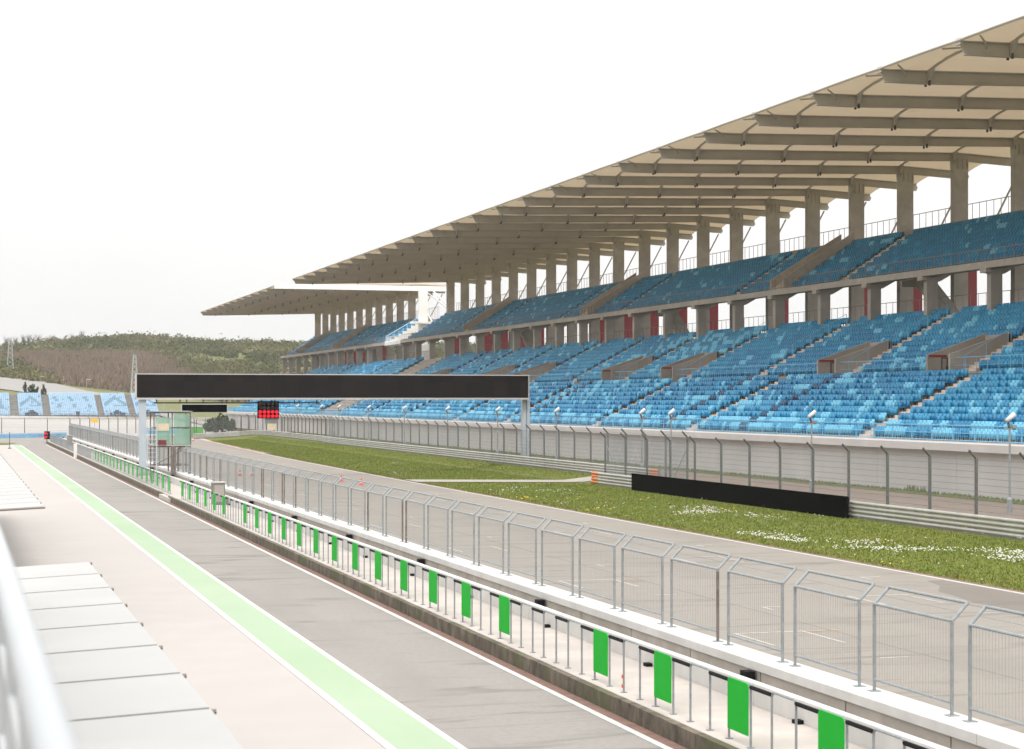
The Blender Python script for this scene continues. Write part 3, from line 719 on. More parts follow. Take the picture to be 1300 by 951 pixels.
# white mast, link bridge in the gap
t = thing('roof_mast', 'tall white steel mast standing in the gap between the two grandstand roofs', 'mast', (83, 340, 13.2))
MB().box(82.2, 83.8, 339.5, 340.5, 13.2, 27.2).build('mast_post', M['beamw'], t, bevel=.05)
MB().box(80.8, 84.9, 338.6, 341.0, 20.6, 21.0).build('platform', M['beamw'], t)
mb = MB()
for a, b in (((83, 340, 27), (91, 340, 21)), ((83, 340, 24), (88, 337, 14)), ((84, 338, 27), (90, 334, 20))): mb.tube(a, b, .12, 6)
mb.build('brace', M['beamw'], t)
t = thing('link_bridge', 'white balcony bridge joining the two grandstand upper decks', 'bridge', (76.6, 336, 16.7))
MB().box(76.4, 79.2, 330.1, 342.5, 16.6, 17.15).build('deck', M['beamw'], t)
railing(t, 'railing', 76.55, 330.2, 342.4, 17.15, 1.0, 1.0, M['beamw'], .03, .5)
mb = MB(); mb.box(82, 82.4, 331, 342, 13.2, 16.6); mb.build('link_wall', M['beamw'], t)

# ------------------------------------------------------------------ guardrails, catch fence
def wave(z0, h=.30, d=.08):   # W-beam profile (x,z)
    p = []
    for k in range(9):
        t = k/8; p.append((-d*(max(0, math.sin(t*math.pi))**.7) if 0 < k < 8 else 0, z0+h*t))
    return p
def guardrail(label, pts, zf, n_rails, hr, orange=(), phase=0):
    cx, cy = pts[0]; G = thing('guardrail', label, 'guardrail', (cx, cy, zf(cx, cy)))
    dens = []
    for (a, b) in zip(pts[:-1], pts[1:]):
        L = math.dist(a, b); n = max(1, int(L/4))
        for k in range(n): dens.append((a[0]+(b[0]-a[0])*k/n, a[1]+(b[1]-a[1])*k/n))
    dens.append(pts[-1])
    for r in range(n_rails):
        pr = wave(.10+r*hr, hr*.86, .075); mb = MB(); mo = MB()
        for i in range(len(dens)-1):
            (xa, ya), (xb, yb) = dens[i], dens[i+1]; L = math.hypot(xb-xa, yb-ya); tx, ty = (xb-xa)/L, (yb-ya)/L; nx_, ny_ = ty, -tx
            tgt = mb
            V = []
            for (xx, yy) in ((xa, ya), (xb-tx*.004, yb-ty*.004)):
                z = zf(xx, yy)
                for dx, dzz in pr: V.append((xx+nx_*dx, yy+ny_*dx, z+dzz))
                for dx, dzz in pr: V.append((xx+nx_*(dx+.012), yy+ny_*(dx+.012), z+dzz))
            m = len(pr); F = []
            for lay in (0, m):
                for k in range(m-1): F.append((lay+k, lay+k+1, 2*m+lay+k+1, 2*m+lay+k))
            F += [(0, 2*m, 3*m, m), (m-1, 2*m-1, 4*m-1, 3*m-1)]
            mb.add(V, F)
        ro = mb.build('rail', M['armco'], G)
        for (oy0, oy1) in orange:
            x = min(dens, key=lambda q: abs(q[1]-oy0))[0]; z = zf(x, oy0)
            V = [(x+dx-.004-.012, yy, z+dzz) for yy in (oy0, oy1) for dx, dzz in pr]; m = len(pr)
            MB().add(V, [(k, k+1, m+k+1, m+k) for k in range(m-1)]).build('orange_band', M['orange'], ro)
    mb = MB()
    for i, (x, y) in enumerate(dens):
        z = zf(x, y); mb.box(x+.02, x+.14, y-.05, y+.05, z-.1, z+.1+n_rails*hr)
    mb.build('posts', M['galv'], G)
    mb = MB()
    for i in range(0, len(dens)-1):
        (xa, ya), (xb, yb) = dens[i], dens[i+1]; za, zb = zf(xa, ya), zf(xb, yb)
        mb.hexa([(xa-.02, ya, za-.1), (xa+.12, ya, za-.1), (xb+.12, yb, zb-.1), (xb-.02, yb, zb-.1), (xa-.02, ya, za+.12), (xa+.12, ya, za+.12), (xb+.12, yb, zb+.12), (xb-.02, yb, zb+.12)])
    mb.build('footing', M['pwall_grey'], G)
    return G
guardrail('near steel guardrail in the verge with orange end, partly behind the black board', [(44.5, 30), (44.5, 130.4)], gz, 4, .215, [(129.0, 130.4)])
guardrail('long steel guardrail behind the grass with orange end near the access path', [(46.6, 122.4), (46.6, 180), (46.6, 246)], gz, 4, .20, [(122.4, 123.9)])
guardrail('far steel guardrail curving left at the end of the grass', [(47.6, 244), (47.9, 290), (47.4, 304), (45.5, 315), (42, 319.5), (38.5, 321)], gz, 4, .20)
# black advertising board in front of the near guardrail
B = thing('advertising_board', 'long blank black board standing against the near guardrail', 'board', (44.2, 106, gz(44.2, 106)))
y = 88.6
while y < 120:
    z = gz(44.15, y); MB().box(44.13, 44.20, y, y+2.94, z-.02, z+1.17).build('panel', M['black_board'], B); y += 2.95
mb = MB()
y = 88.6
while y < 121.2: mb.tube((44.32, y, gz(44.3, y)), (44.22, y, gz(44.3, y)+1.1), .03, 5); y += 2.95
mb.build('support', M['galv_dark'], B)

def catch_fence(label, pts, zf, spacing, h, braces=(), chain=True):
    cx, cy = pts[0]; G = thing('catch_fence', label, 'fence', (cx, cy, zf(cx, cy)))
    P = []; acc = 0; 
    for (a, b) in zip(pts[:-1], pts[1:]):
        L = math.dist(a, b); n = max(1, round(L/spacing))
        for k in range(n): P.append((a[0]+(b[0]-a[0])*k/n, a[1]+(b[1]-a[1])*k/n))
    P.append(pts[-1])
    T = []
    for i in range(len(P)):
        a = P[max(0, i-1)]; b = P[min(len(P)-1, i+1)]; L = math.dist(a, b); T.append(((b[1]-a[1])/L, -(b[0]-a[0])/L))  # right normal
    pm = MB(); pm.box(-.055, .055, -.06, .06, 0, h); pm.tube((0, 0, h-.02), (-.38, 0, h+.38), .055, 6)
    pmesh = pm.mesh('fence_post', M['galv_dark'])
    for (x, y), (nx_, ny_) in zip(P, T): place('fence_post', pmesh, G, (x, y, zf(x, y)), math.atan2(ny_, nx_))
    def pt(i, hh):
        (x, y), (nx_, ny_) = P[i], T[i]; z = zf(x, y)
        if hh <= h: return (x-nx_*.07, y-ny_*.07, z+hh)
        q = hh-h; return (x-nx_*(.07+q*.95), y-ny_*(.07+q*.95), z+h+q)
    cab = MB()
    for hh in [.95, 1.25, 1.55, 1.85, 2.15, 2.45, 2.75, 3.05, 3.3, 3.6]:
        if hh > h+.36: continue
        for i in range(len(P)-1): cab.tube(pt(i, hh), pt(i+1, hh), .011, 3, caps=False)
    cab.build('cables', M['wire'], G)
    if chain:
        ch = MB(); s = .11
        for i in range(len(P)-1):
            A, Bp = Vector(pt(i, 0)), Vector(pt(i+1, 0)); L = (Bp-A).length; H = h-.05; n = int((L+H)/s)
            for k in range(1, n):
                o_ = k*s
                for sg in (0, 1):
                    a_, b_ = max(0, o_-H), min(L, o_)       # param along
                    za_, zb_ = o_-a_, o_-b_
                    if sg: a_, b_ = L-a_, L-b_
                    p = A.lerp(Bp, a_/L)+Vector((0, 0, za_)); q = A.lerp(Bp, b_/L)+Vector((0, 0, zb_))
                    ch.tube(p, q, .0035, 3, caps=False)
        ch.build('wire_mesh', M['wire'], G)
    br = MB()
    for i, dy in braces:
        (x, y) = P[i]; z = zf(x, y); br.tube((x+.1, y, z+h*.85), (x+.1, y+dy, z+.1), .035, 5)
    if braces: br.build('brace', M['galv'], G)
    return G
catch_fence('near catch fence on dark cranked posts behind the near guardrail', [(44.95, 60), (44.95, 128.8)], gz, 4.3, 3.35, [(16, -3.0)])
catch_fence('long catch fence on cranked posts in front of the grandstand wall', [(46.95, 117.9), (46.95, 246)], gz, 4.0, 3.2, [(0, 3.0), (31, -3)], chain=True)
catch_fence('far catch fence curving left around the end of the grass', [(48.0, 246), (48.3, 290), (47.8, 305), (45.9, 316), (42.3, 320.5), (38.8, 322)], gz, 3.2, 3.2, chain=False)
catch_fence('dark wire fence crossing behind the end of the race track', [(38, 338), (50, 334), (57, 332)], gz, 1.6, 3.0, chain=True)

# floodlight / camera poles along the service road
def pole(loc, label):
    t = thing('lamp_post', label, 'lamp post', loc, 'slim grey poles along the grandstand road')
    mb = MB(); mb.lathe((loc[0], loc[1], loc[2]), [(.14, 0), (.14, .7), (.10, .75), (.06, .8), (.05, 4.3)], 8); mb.build('pole', M['galv'], t)
    x, y, z = loc
    MB().box(x-.3, x+.3, y-.05, y+.05, z+4.18, z+4.26).box(x+.12, x+.34, y-.12, y+.12, z+4.26, z+4.42).build('crossarm', M['galv'], t)
    mb = MB(); mb.tube((x, y, z+4.25), (x-.12, y, z+4.62), .06, 6); mb.build('bracket', M['bracket'], t)
    mb = MB(); mb.tube((x-.2, y, z+4.62), (x+.26, y, z+4.98), .11, 8, .14); mb.build('lamp_head', M['white'], t, smooth=True)
    return t
polY = [84, 106.9, 130.8, 137.0, 158.6, 177.4, 197, 217.3, 237.3, 257, 270, 290]
names = ['beside the right edge of the view', 'behind the right half of the black board', 'behind the left end of the black board', 'just left of the black board', 'right of the gantry right post', 'just left of the gantry right post',
         'sixth bay left of the gantry right post', 'midway along the long guardrail', 'near the far end of the long guardrail', 'at the start of the curving far guardrail', 'beside the curving far guardrail', 'farthest, right of the red lights']
p0 = None
for y, nm in zip(polY, names):
    lb = 'slim grey lamp post ' + nm
    if p0 is None: p0 = pole((50.8, y, .82), lb); t = p0
    else: t = copy_tree(p0)
    t.location = (50.8, y, .82); t['label'] = lb

# small yellow notice on the wall
t = thing('hydrant_box', 'small yellowish box fixed on the grandstand wall', 'box', (56.8, 91.0, 2.0))
MB().box(56.72, 56.88, 90.85, 91.15, 1.75, 2.35).build('case', M['tarp'], t); MB().tube((56.8, 91, 1.75), (56.8, 91, 1.3), .04, 5).build('pipe', M['galv'], t)

# ------------------------------------------------------------------ pit wall
PW0, PW1 = 4, 291
kb = thing('pit_platform', 'raised concrete platform with mossy kerb along the pit lane', 'platform', (14, 150, 0))
mb = MB(); y = PW0
while y < PW1:
    y2 = min(y+1.5, PW1)
    if y > 121 and y < 127 and len(mb.v): mb.build('kerb', M['kerb'], kb); mb = MB()
    if not (121 < y < 127): mb.box(13.1+rnd.uniform(-.006, .006), 13.28, y+.008, y2-.008, -.02, .349+rnd.uniform(-.006, .002))
    y = y2
mb.build('kerb', M['kerb'], kb)
MB().box(13.285, 15.44, PW0, PW1, -.02, .345).build('slab', M['platform'], kb)
MB().box(12.98, 13.28, 121, 127, -.02, .28).build('ramp_block', M['concrete_l'], kb)
pw = thing('pit_wall', 'white painted pit wall between the pit lane platform and the race track', 'wall', (16.3, 150, 0))
mb = MB(); y = PW0
while y < PW1: y2 = min(y+7.8, PW1); mb.prof([(15.45, .3), (15.63, .3), (15.63, .78), (15.61, .80), (15.47, .80), (15.45, .78)], y+.01, y2-.01); y = y2
mb.build('low_wall', M['whitew'], pw)
MB().box(15.635, 15.995, PW0, PW1, 0, .66).build('trench_fill', M['wall_face'], pw)  # raised fill added to lessen the shade between the two walls
mb = MB(); y = PW0+.9
while y < PW1: y2 = min(y+3.9, PW1); mb.box(16.0, 16.55, y+.025, y2-.025, 0, .872); y = y2
mb.build('wall_face', M['wall_face'], pw)
MB().box(16.06, 16.5, PW0, PW1, 0, .86).build('wall_core', M['black_bar'], pw)
mb = MB(); y = PW0
while y < PW1: y2 = min(y+11.7, PW1); mb.prof([(15.96, .88), (16.64, .88), (16.64, 1.06), (16.60, 1.10), (16.0, 1.10), (15.96, 1.06)], y+.006, y2-.006); y = y2
mb.build('coping', M['whitew'], pw)
mb = MB()
for k in range(20): y = 37.2+13.6*k+rnd.uniform(-1, 1); mb.box(15.74, 15.95, y, y+.30, .665, .86)
mb.build('cable_box', M['black_bar'], pw)
mb = MB()
for k in range(34): y = 33+7.8*k+rnd.uniform(-.5, .5); mb.box(15.30, 15.448, y, y+.22, .346, .42)
mb.build('drain_outlet', M['black_bar'], pw)

# debris fence panels on the pit wall
df = thing('debris_fence', 'galvanised cranked mesh panels standing along the top of the white pit wall', 'fence', (16.35, 150, 1.08))
PX = 16.36; PH = 1.62; L = 2.85
def panel_meshes():
    f = MB(); r = .032
    for y in (0, L):
        f.tube((0, y, .0), (0, y, PH), r, 8); f.tube((0, y, PH), (.30, y, PH+.30), r, 8); f.box(-.1, .1, y-.09, y+.09, 0, .014)
    f.tube((0, 0, .22), (0, L, .22), r*.8, 8); f.tube((0, 0, PH), (0, L, PH), r*.9, 8); f.tube((.30, 0, PH+.30), (.30, L, PH+.30), r*.9, 8)
    w = MB(); n = 28
    for k in range(1, n):
        y = L*k/n; w.tube((0, y, .22), (0, y, PH), .003, 3, caps=False); w.tube((0, y, PH), (.30, y, PH+.30), .003, 3, caps=False)
    for k in range(4, 5): z = .22+(PH-.22)*k/8; w.tube((0, 0, z), (0, L, z), .003, 3, caps=False)
    w.tube((.15, 0, PH+.15), (.15, L, PH+.15), .003, 3, caps=False)
    return f.mesh('fence_panel', M['galv'], smooth=False), w.mesh('mesh_infill', M['wire'])
fm, wm = panel_meshes()
dark = MB(); dark.tube((0, 0, .02), (0, 0, PH-.05), .036, 8); darkm = dark.mesh('post_reflection', M['rust_and_reflection'])  # dark sleeve that paints a dark reflection onto a post below the crank
k = -7
while True:
    y = 35.8+3.45*k
    if y > 288: break
    p = place('fence_panel', fm, df, (PX, y, 1.10))
    w_ = bpy.data.objects.new('mesh_infill', wm); C.objects.link(w_); w_.parent = p
    if rnd.random() < .22:
        d_ = bpy.data.objects.new('post_reflection', darkm); C.objects.link(d_); d_.parent = p; d_.location = (0, rnd.choice([0, L]), 0)
    k += 1
mb = MB(); mb.tube((PX+.30, 12, 1.08+PH+.30), (PX+.30, 290, 1.08+PH+.30), .008, 4); mb.build('tension_wire', M['wire'], df)

# railing hoops with green boards
rl = thing('pit_railing', 'row of grey steel hoops with green boards along the pit platform edge', 'railing', (13.5, 150, .35))
hm = MB(); r = .022; hw = .98; hh = 1.12
hm.path([(0, 0, 0), (0, 0, hh-.08), (0, .03, hh-.02), (0, .09, hh), (0, hw-.09, hh), (0, hw-.03, hh-.02), (0, hw, hh-.08), (0, hw, 0)], r, 6)
for y in (0, hw): hm.box(-.06, .06, y-.05, y+.05, 0, .012)
hmesh = hm.mesh('hoop', M['galv'])
gb = MB(); c = .07
poly = [(.03, .20), (hw-.03, .20), (hw-.03, hh+.01-c), (hw-.03-c*.3, hh+.01-c*.3), (hw-.03-c, hh+.01), (.03+c, hh+.01), (.03+c*.3, hh+.01-c*.3), (.03, hh+.01-c)]
gb.profx(poly, -.045, -.025); gmesh = gb.mesh('green_board', M['green_board'])
bb = MB().tube((0, hw, hh-.05), (0, 1.88, hh-.05), .038, 6).mesh('black_bar', M['black_bar'])
# board phase: boards at Y 38.4 + 3.76k
y = 38.4-3.76*8; i = 0; hoops = []
while y < 288: hoops.append((y, i)); y += 1.88; i += 1
vis = [h for h in hoops if h[0] > 20]; first = set(q[1] for q in vis[:98]); restm = MB()
missing = {18, 46}
for (y, i) in hoops:
    if 119 < y < 123.5: continue
    if i in first:
        h_ = place('hoop', hmesh, rl, (13.5, y, .35))
        if i % 2 == 0 and i not in missing and y < 196:
            g_ = bpy.data.objects.new('green_board', gmesh); C.objects.link(g_); g_.parent = h_
        if y < 200:
            b_ = bpy.data.objects.new('black_bar', bb); C.objects.link(b_); b_.parent = h_
    elif y > 100:
        n_ = len(restm.v); restm.v += [(v.co.x+13.5, v.co.y+y, v.co.z+.35) for v in hmesh.vertices]; restm.f += [tuple(q+n_ for q in p_.vertices) for p_ in hmesh.polygons]
o = restm.build('hoops', M['galv'], rl, kind='stuff')
# dense mesh panel over the far railing
mb = MB(); y = 200
while y < 288: mb.tube((13.5, y, .4), (13.5, y, 1.45), .006, 3, caps=False); y += .32
for z in (.5, .8, 1.1, 1.4): mb.tube((13.5, 200, z), (13.5, 288, z), .008, 3)
mb.build('mesh_infill', M['wire'], rl)
# red reflectors on one hoop
MB().box(13.46, 13.475, 36.52+.98-.03-1.88+1.88, 36.52+1.01, .65, .72).box(13.46, 13.475, 37.47, 37.53, .45, .52).build('reflector', M['cone'], rl)

# white marker box near far end, grey cabinet by the wall
t = thing('marker_post', 'white upright marker block at the pit lane edge, far along the platform', 'marker', (13.0, 217, .0))
MB().box(12.75, 13.09, 216.6, 217.3, 0, 1.55).build('block', M['white'], t, bevel=.03); MB().box(12.74, 13.08, 216.7, 217.2, 1.56, 1.62).build('cap', M['white'], t)
t = thing('electrical_cabinet', 'grey electrical cabinet standing on the platform against the pit wall', 'cabinet', (14.9, 112, .35))
MB().box(14.55, 15.25, 111.5, 112.5, .37, 1.6).build('case', M['pwall_grey'], t, bevel=.02); MB().box(14.5, 15.3, 111.45, 112.55, 1.61, 1.67).build('lid', M['concrete_l'], t)
MB().box(14.62, 15.18, 111.47, 111.49, .5, 1.5).build('door', M['concrete'], t)
t = thing('electrical_cabinet', 'small grey cabinet beside the far end of the pit wall', 'cabinet', (14.9, 262, .35))
MB().box(14.5, 15.2, 261.5, 262.4, .37, 1.7).build('case', M['pwall_grey'], t); MB().box(14.45, 15.25, 261.45, 262.45, 1.71, 1.76).build('lid', M['concrete_l'], t)

# marshal tower
t = thing('marshal_tower', 'scaffold marshal tower with green screens and ladder above the pit wall', 'tower', (16, 145, .35))
x0, x1, ya, yb = 14.3, 17.0, 143.5, 146.2; pz = 3.05
mb = MB()
for x in (x0, (x0+x1)/2, x1):
    for y in (ya, yb): mb.tube((x, y, .35 if x < 15.3 else (1.08 if x < 16.6 else 0)), (x, y, 5.55), .05, 6)
for z in (1.6, pz-.05, 4.4, 5.55):
    for y in (ya, yb): mb.tube((x0, y, z), (x1, y, z), .04, 6)
    for x in (x0, x1): mb.tube((x, ya, z), (x, yb, z), .04, 6)
mb.tube((x0, ya, 1.6), (x1, ya, pz), .03, 5); mb.build('frame', M['rust_and_reflection'], t)
mb = MB()
for x in (15.55, 15.75): mb.box(x, x+.16, ya-.1, ya+.1, .9, pz)
mb.build('leg', M['rust_and_reflection'], t)
MB().box(x0-.1, x1+.1, ya-.1, yb+.1, pz-.0, pz+.08).build('floor', M['concrete_l'], t)
for (a, b, z0, z1) in ((x0+.1, x0+1.25, pz+.12, 5.2), (x0+1.45, x1-.05, pz+.12, 4.35), (x0+1.45, x1-.05, 4.5, 5.45)):
    MB().box(a, b, ya-.09, ya-.06, z0, z1).build('green_screen', M['glass_green'], t)
MB().box(x1+.06, x1+.09, ya, yb, pz+.12, 5.3).build('green_screen', M['glass_green'], t)
MB().box(x0+.15, x0+1.1, ya-.13, ya-.10, 4.2, 4.75).build('notice', M['tarp'], t)
MB().box(x0+.3, x0+.9, ya-.2, ya-.14, pz+.1, pz+.45).build('cloth', M['red_cloth'], t)
MB().box(x0-.15, x1+.15, ya-.15, yb+.15, 5.6, 5.68).build('roof', M['galv'], t)
mb = MB()
for x in (12.95+.7, 13.1+1.25): mb.tube((x, ya-1.3, .35), (x+.15, ya-.15, 4.9), .035, 6)
for k in range(12): z = .6+.33*k; q = (z-.35)/4.55; mb.tube((13.65+.15*q, ya-1.3+1.15*q, z), (14.35+.15*q, ya-1.3+1.15*q, z), .02, 5)
mb.build('ladder', M['gantry_post'], t)
mb = MB(); mb.tube((14.35, ya-1.3, 1.4), (15.2, ya-.9, 1.4), .03, 5); mb.tube((13.6, ya-.6, 4.4), (x0, ya, 4.4), .03, 5); mb.tube((13.6, ya-.6, 4.4), (13.55, ya-.6, 2.9), .03, 5); mb.build('handrail', M['gantry_post'], t)

# ------------------------------------------------------------------ gantry with LED screen
GY = 156.8
t = thing('start_gantry', 'wide start gantry carrying a long black LED screen over the race track', 'gantry', (14.7, GY, 0))
MB().box(14.42, 14.98, GY-.28, GY+.28, .52, 6.62).build('post', M['gantry_post'], t, bevel=.02, label='pale blue-grey left post')
MB().box(14.2, 15.2, GY-.5, GY+.5, .35, .515).build('base', M['platform'], t)
MB().box(47.25, 47.58, GY+.3, GY+.9, .7, 6.62).box(47.62, 47.92, GY+.3, GY+.9, .7, 6.62).build('post', M['gantry_post'], t, bevel=.02, label='twin grey right post')
SX0, SX1 = 14.12, 47.6; SZ0, SZ1 = 6.62, 8.66
MB().box(SX0+.06, SX1-.06, GY-.42, GY+.5, SZ0+.06, SZ1-.06).build('truss_box', M['gantry_grey'], t)
MB().box(SX0+.09, SX1-.09, GY-.47, GY-.425, SZ0+.09, SZ1-.07).build('led_screen', M['led'], t)
MB().box(SX0, SX1, GY-.5, GY+.52, SZ1-.058, SZ1+.015).box(SX0, SX0+.055, GY-.5, GY+.52, SZ0, SZ1-.06).box(SX1-.055, SX1, GY-.5, GY+.52, SZ0, SZ1-.06).box(SX0, SX1, GY-.5, GY+.52, SZ0-.07, SZ0+.05).build('frame', M['edgew'], t)
MB().box(15.6, 29.4, GY+.1, GY+.2, 6.22, 6.34).build('hanging_bar', M['galv_dark'], t)
mb = MB()
for k in range(8): mb.box(15.8+k*1.9, 15.9+k*1.9, GY+.11, GY+.19, 6.34, 6.56)
mb.build('hanger', M['galv_dark'], t)
t = thing('small_display', 'small black display board with white frame hanging below the long screen', 'display', (19.6, GY, 6.2))
MB().box(17.8, 21.6, GY-.35, GY-.05, 5.45, 6.18).build('case', M['gantry_grey'], t); MB().box(17.86, 21.54, GY-.39, GY-.352, 5.52, 6.13).build('screen', M['black_board'], t)
mb = MB(); mb.box(18.2, 18.3, GY-.25, GY-.15, 6.182, 6.55); mb.box(21.1, 21.2, GY-.25, GY-.15, 6.182, 6.55); mb.build('hanger', M['galv_dark'], t)
t = thing('start_lights', 'black start light unit with two rows of lit red lamps under the screen', 'traffic light', (25, GY, 6.3))
lx0, lx1, lz0, lz1 = 24.12, 25.9, 4.98, 6.42
MB().box(lx0, lx1, GY-.2, GY+.1, lz0, lz1).build('housing', M['black_board'], t, bevel=.04)
for j in range(4):
    for i in range(5):
        x = lx0+.2+i*.345; z = lz0+.2+j*.345; mb = MB(); mb.tube((x, GY-.26, z), (x, GY-.19, z), .145, 14)
        lo = mb.build('lamp', M['lens_red'] if j < 2 else M['lens_dark'], t, label=None)
        if j < 2: lo['label'] = 'lit red lamp'
        hd = MB()
        for k in range(7):
            a0, a1 = math.pi*k/7, math.pi*(k+1)/7
            p = lambda a_, y_, r_: (x+r_*math.cos(a_), y_, z+r_*math.sin(a_))
            hd.hexa([p(a0, GY-.40, .155), p(a1, GY-.40, .155), p(a1, GY-.21, .155), p(a0, GY-.21, .155), p(a0, GY-.40, .165), p(a1, GY-.40, .165), p(a1, GY-.21, .165), p(a0, GY-.21, .165)])
        hd.build('hood', M['black_board'], lo)
MB().box(24.75, 25.85, GY-.1, GY+.05, 4.55, 4.97).build('grey_box', M['banner_grey'], t)
MB().box(24.95, 25.65, GY-.12, GY+.03, 4.02, 4.54).build('beige_panel', M['tarp'], t)
MB().box(24.4, 24.5, GY-.1, GY, 6.43, 6.56).box(25.5, 25.6, GY-.1, GY, 6.43, 6.56).build('hanger', M['galv_dark'], t)

# pit exit light
t = thing('traffic_light', 'pit exit light with red lamp beside the end of the pit wall', 'traffic light', (13.4, 296, 0))
MB().tube((13.4, 296, 0), (13.4, 296, .9), .06, 6).build('post', M['galv_dark'], t)
MB().box(13.0, 13.42, 295.8, 296.1, .55, 1.75).box(13.46, 13.85, 295.8, 296.1, .55, 1.75).build('housing', M['black_board'], t)
for z in (.85, 1.42): MB().tube((13.2, 295.7, z), (13.2, 295.79, z), .19, 12).build('lamp', M['lens_red'], t)
for z in (.85, 1.42): MB().tube((13.65, 295.7, z), (13.65, 295.79, z), .17, 12).build('lamp', M['lens_dark'], t)

# ------------------------------------------------------------------ cones
def cone(loc, label, s=1):
    t = thing('traffic_cone', label, 'cone', loc, 'traffic cones on the race track'); x, y, z = loc
    MB().box(x-.2, x+.2, y-.2, y+.2, z, z+.04).build('base', M['cone'], t)
    MB().lathe((x, y, z), [(.16, .041), (.115, .2), (.115, .2)], 12).lathe((x, y, z), [(.075, .36), (.03, .55), (.028, .56)], 12).build('body', M['cone'], t, smooth=False)
    MB().lathe((x, y, z), [(.116, .2), (.076, .36)], 12).build('white_band', M['white'], t)
    return t
c0 = None
for (x, y, lb) in ((29.7, 141.5, 'orange cone with white band on the track, nearest of the cones'), (29.4, 147.8, 'orange cone on the track just beyond the nearest cone'), (23.4, 162, 'orange cone on the track left of the pair by the fence panels'),
                   (24.5, 162, 'orange cone just right of the other one mid track'), (26.6, 231, 'orange cone beside the marshal tower, far up the track'), (36.2, 302, 'orange cone at the start of the red and white kerb'), (20, 290, 'orange cone far behind the pit wall fence')):
    if c0 is None: c0 = cone((x, y, .005), lb); t = c0
    else: t = copy_tree(c0)
    t.location = (x, y, .005); t['label'] = lb

# ------------------------------------------------------------------ canopies over the garages and the balcony rail
def canopy(label, y0, n, group='white panel canopies below the balcony'):
    t = thing('canopy', label, 'canopy', (1.2, y0, 3.4), group)
    pm = MB(); pm.hexa([(-2.4, .06, -.16), (2.35, .06, .06), (2.35, 2.40, .06), (-2.4, 2.40, -.16), (-2.4, .06, -.10), (2.35, .06, .12), (2.35, 2.40, .12), (-2.4, 2.40, -.10)])
    pme = pm.mesh('panel', M['canopy']); tm = MB(); tm.tube((-2.4, 0, -.135), (2.41, 0, .085), .027, 8); tme = tm.mesh('joint_tube', M['tube_brown'])
    for k in range(n):
        place('panel', pme, t, (0, y0+k*2.45, 3.42)); place('joint_tube', tme, t, (0, y0+k*2.45, 3.42))
    place('joint_tube', tme, t, (0, y0+n*2.45, 3.42))
    for y in (y0+.5, y0+n*2.45-.5): MB().tube((.3, y, 0), (.3, y, 3.3), .08, 8).build('support_post', M['galv'], t)
    return t
canopy('near canopy of flat white panels below the balcony rail', 35.4-2.45*10, 10)
canopy('far canopy of ribbed white panels farther along the garages', 54.2, 22)
t = thing('balcony', 'pale balcony with round handrail at the lower left, closest to the viewer', 'balcony', (-2, 5, 4.9))
MB().box(-6, .22, -3, 30, 4.65, 4.9).build('floor', M['concrete_l'], t)
mb = MB(); mb.tube((.145, -3, 5.97), (.145, 30, 5.97), .036, 16); mb.build('handrail', M['rail_white'], t, smooth=True)
mb = MB(); 
for k in range(28): mb.tube((.16, -2.6+k*1.2, 4.9), (.16, -2.6+k*1.2, 5.95), .016, 8)
mb.tube((.16, -3, 5.3), (.16, 30, 5.3), .012, 8); mb.tube((.16, -3, 5.62), (.16, 30, 5.62), .012, 8)
mb.build('balusters', M['rail_white'], t)
MB().box(-6.3, -6, -3, 90, 0, 4.6).build('facade', M['concrete_l'], t)
# thin pole at the end of the apron
t = thing('marker_pole', 'thin dark pole standing at the far end of the apron', 'pole', (7.0, 262, 0)); MB().tube((7.0, 262, 0), (7.0, 262, 2.2), .05, 6).build('pole', M['galv_dark'], t); MB().tube((7, 262, 0), (7, 262, .12), .2, 8).build('foot', M['galv_dark'], t)

# ------------------------------------------------------------------ distance: tyre barrier, fence, far stand
def barrier(label, pts, m, h=.75):
    t = thing('tyre_barrier', label, 'barrier', (pts[0][0], pts[0][1], 0))
    mb = MB(); st = MB()
    for a, b in zip(pts[:-1], pts[1:]):
        L = math.dist(a, b); n = int(L/2.0)
        for k in range(n):
            p = Vector(a).lerp(Vector(b), k/n); q = Vector(a).lerp(Vector(b), (k+.97)/n)
            mb.hexa([(p.x, p.y, 0), (q.x, q.y, 0), (q.x, q.y+.9, 0), (p.x, p.y+.9, 0), (p.x, p.y, h), (q.x, q.y, h), (q.x, q.y+.9, h), (p.x, p.y+.9, h)])
            st.hexa([(p.x, p.y-.02, h*.8), (q.x, q.y-.02, h*.8), (q.x, q.y-.005, h*.8), (p.x, p.y-.005, h*.8), (p.x, p.y-.02, h*.9), (q.x, q.y-.02, h*.9), (q.x, q.y-.005, h*.9), (p.x, p.y-.005, h*.9)])
    mb.build('cover', m, t); st.build('strap', M['white'], t); return t
barrier('blue covered tyre barrier at the end of the pit apron', [(-30, 322), (4, 330), (19, 343)], M['bluebar'], .8)
barrier('blue tyre barrier behind the pit wall fence', [(34, 364), (44, 368)], M['bluebar'], 1.1)
t = thing('padded_block', 'orange padded block at the end of the blue tyre barrier', 'barrier', (44.9, 368, 0)); MB().box(44.5, 45.6, 367.5, 368.5, 0, 1.2).build('block', M['orange'], t, bevel=.05); MB().box(44.4, 45.7, 367.4, 368.6, 1.21, 1.3).build('cap', M['white'], t)
for (x, y, s, lb) in ((37.6, 363.2, .45, 'small yellow board on the blue tyre barrier'), (31.5, 455, .8, 'small yellow board by the far runoff fence')):
    t = thing('yellow_board', lb, 'board', (x, y, 0)); MB().box(x-s, x+s, y-.05, y+.02, 1.2, 1.2+s*1.2).build('panel', M['yellow'], t); MB().tube((x, y, 0), (x, y, 1.19), .05, 5).build('post', M['galv'], t)
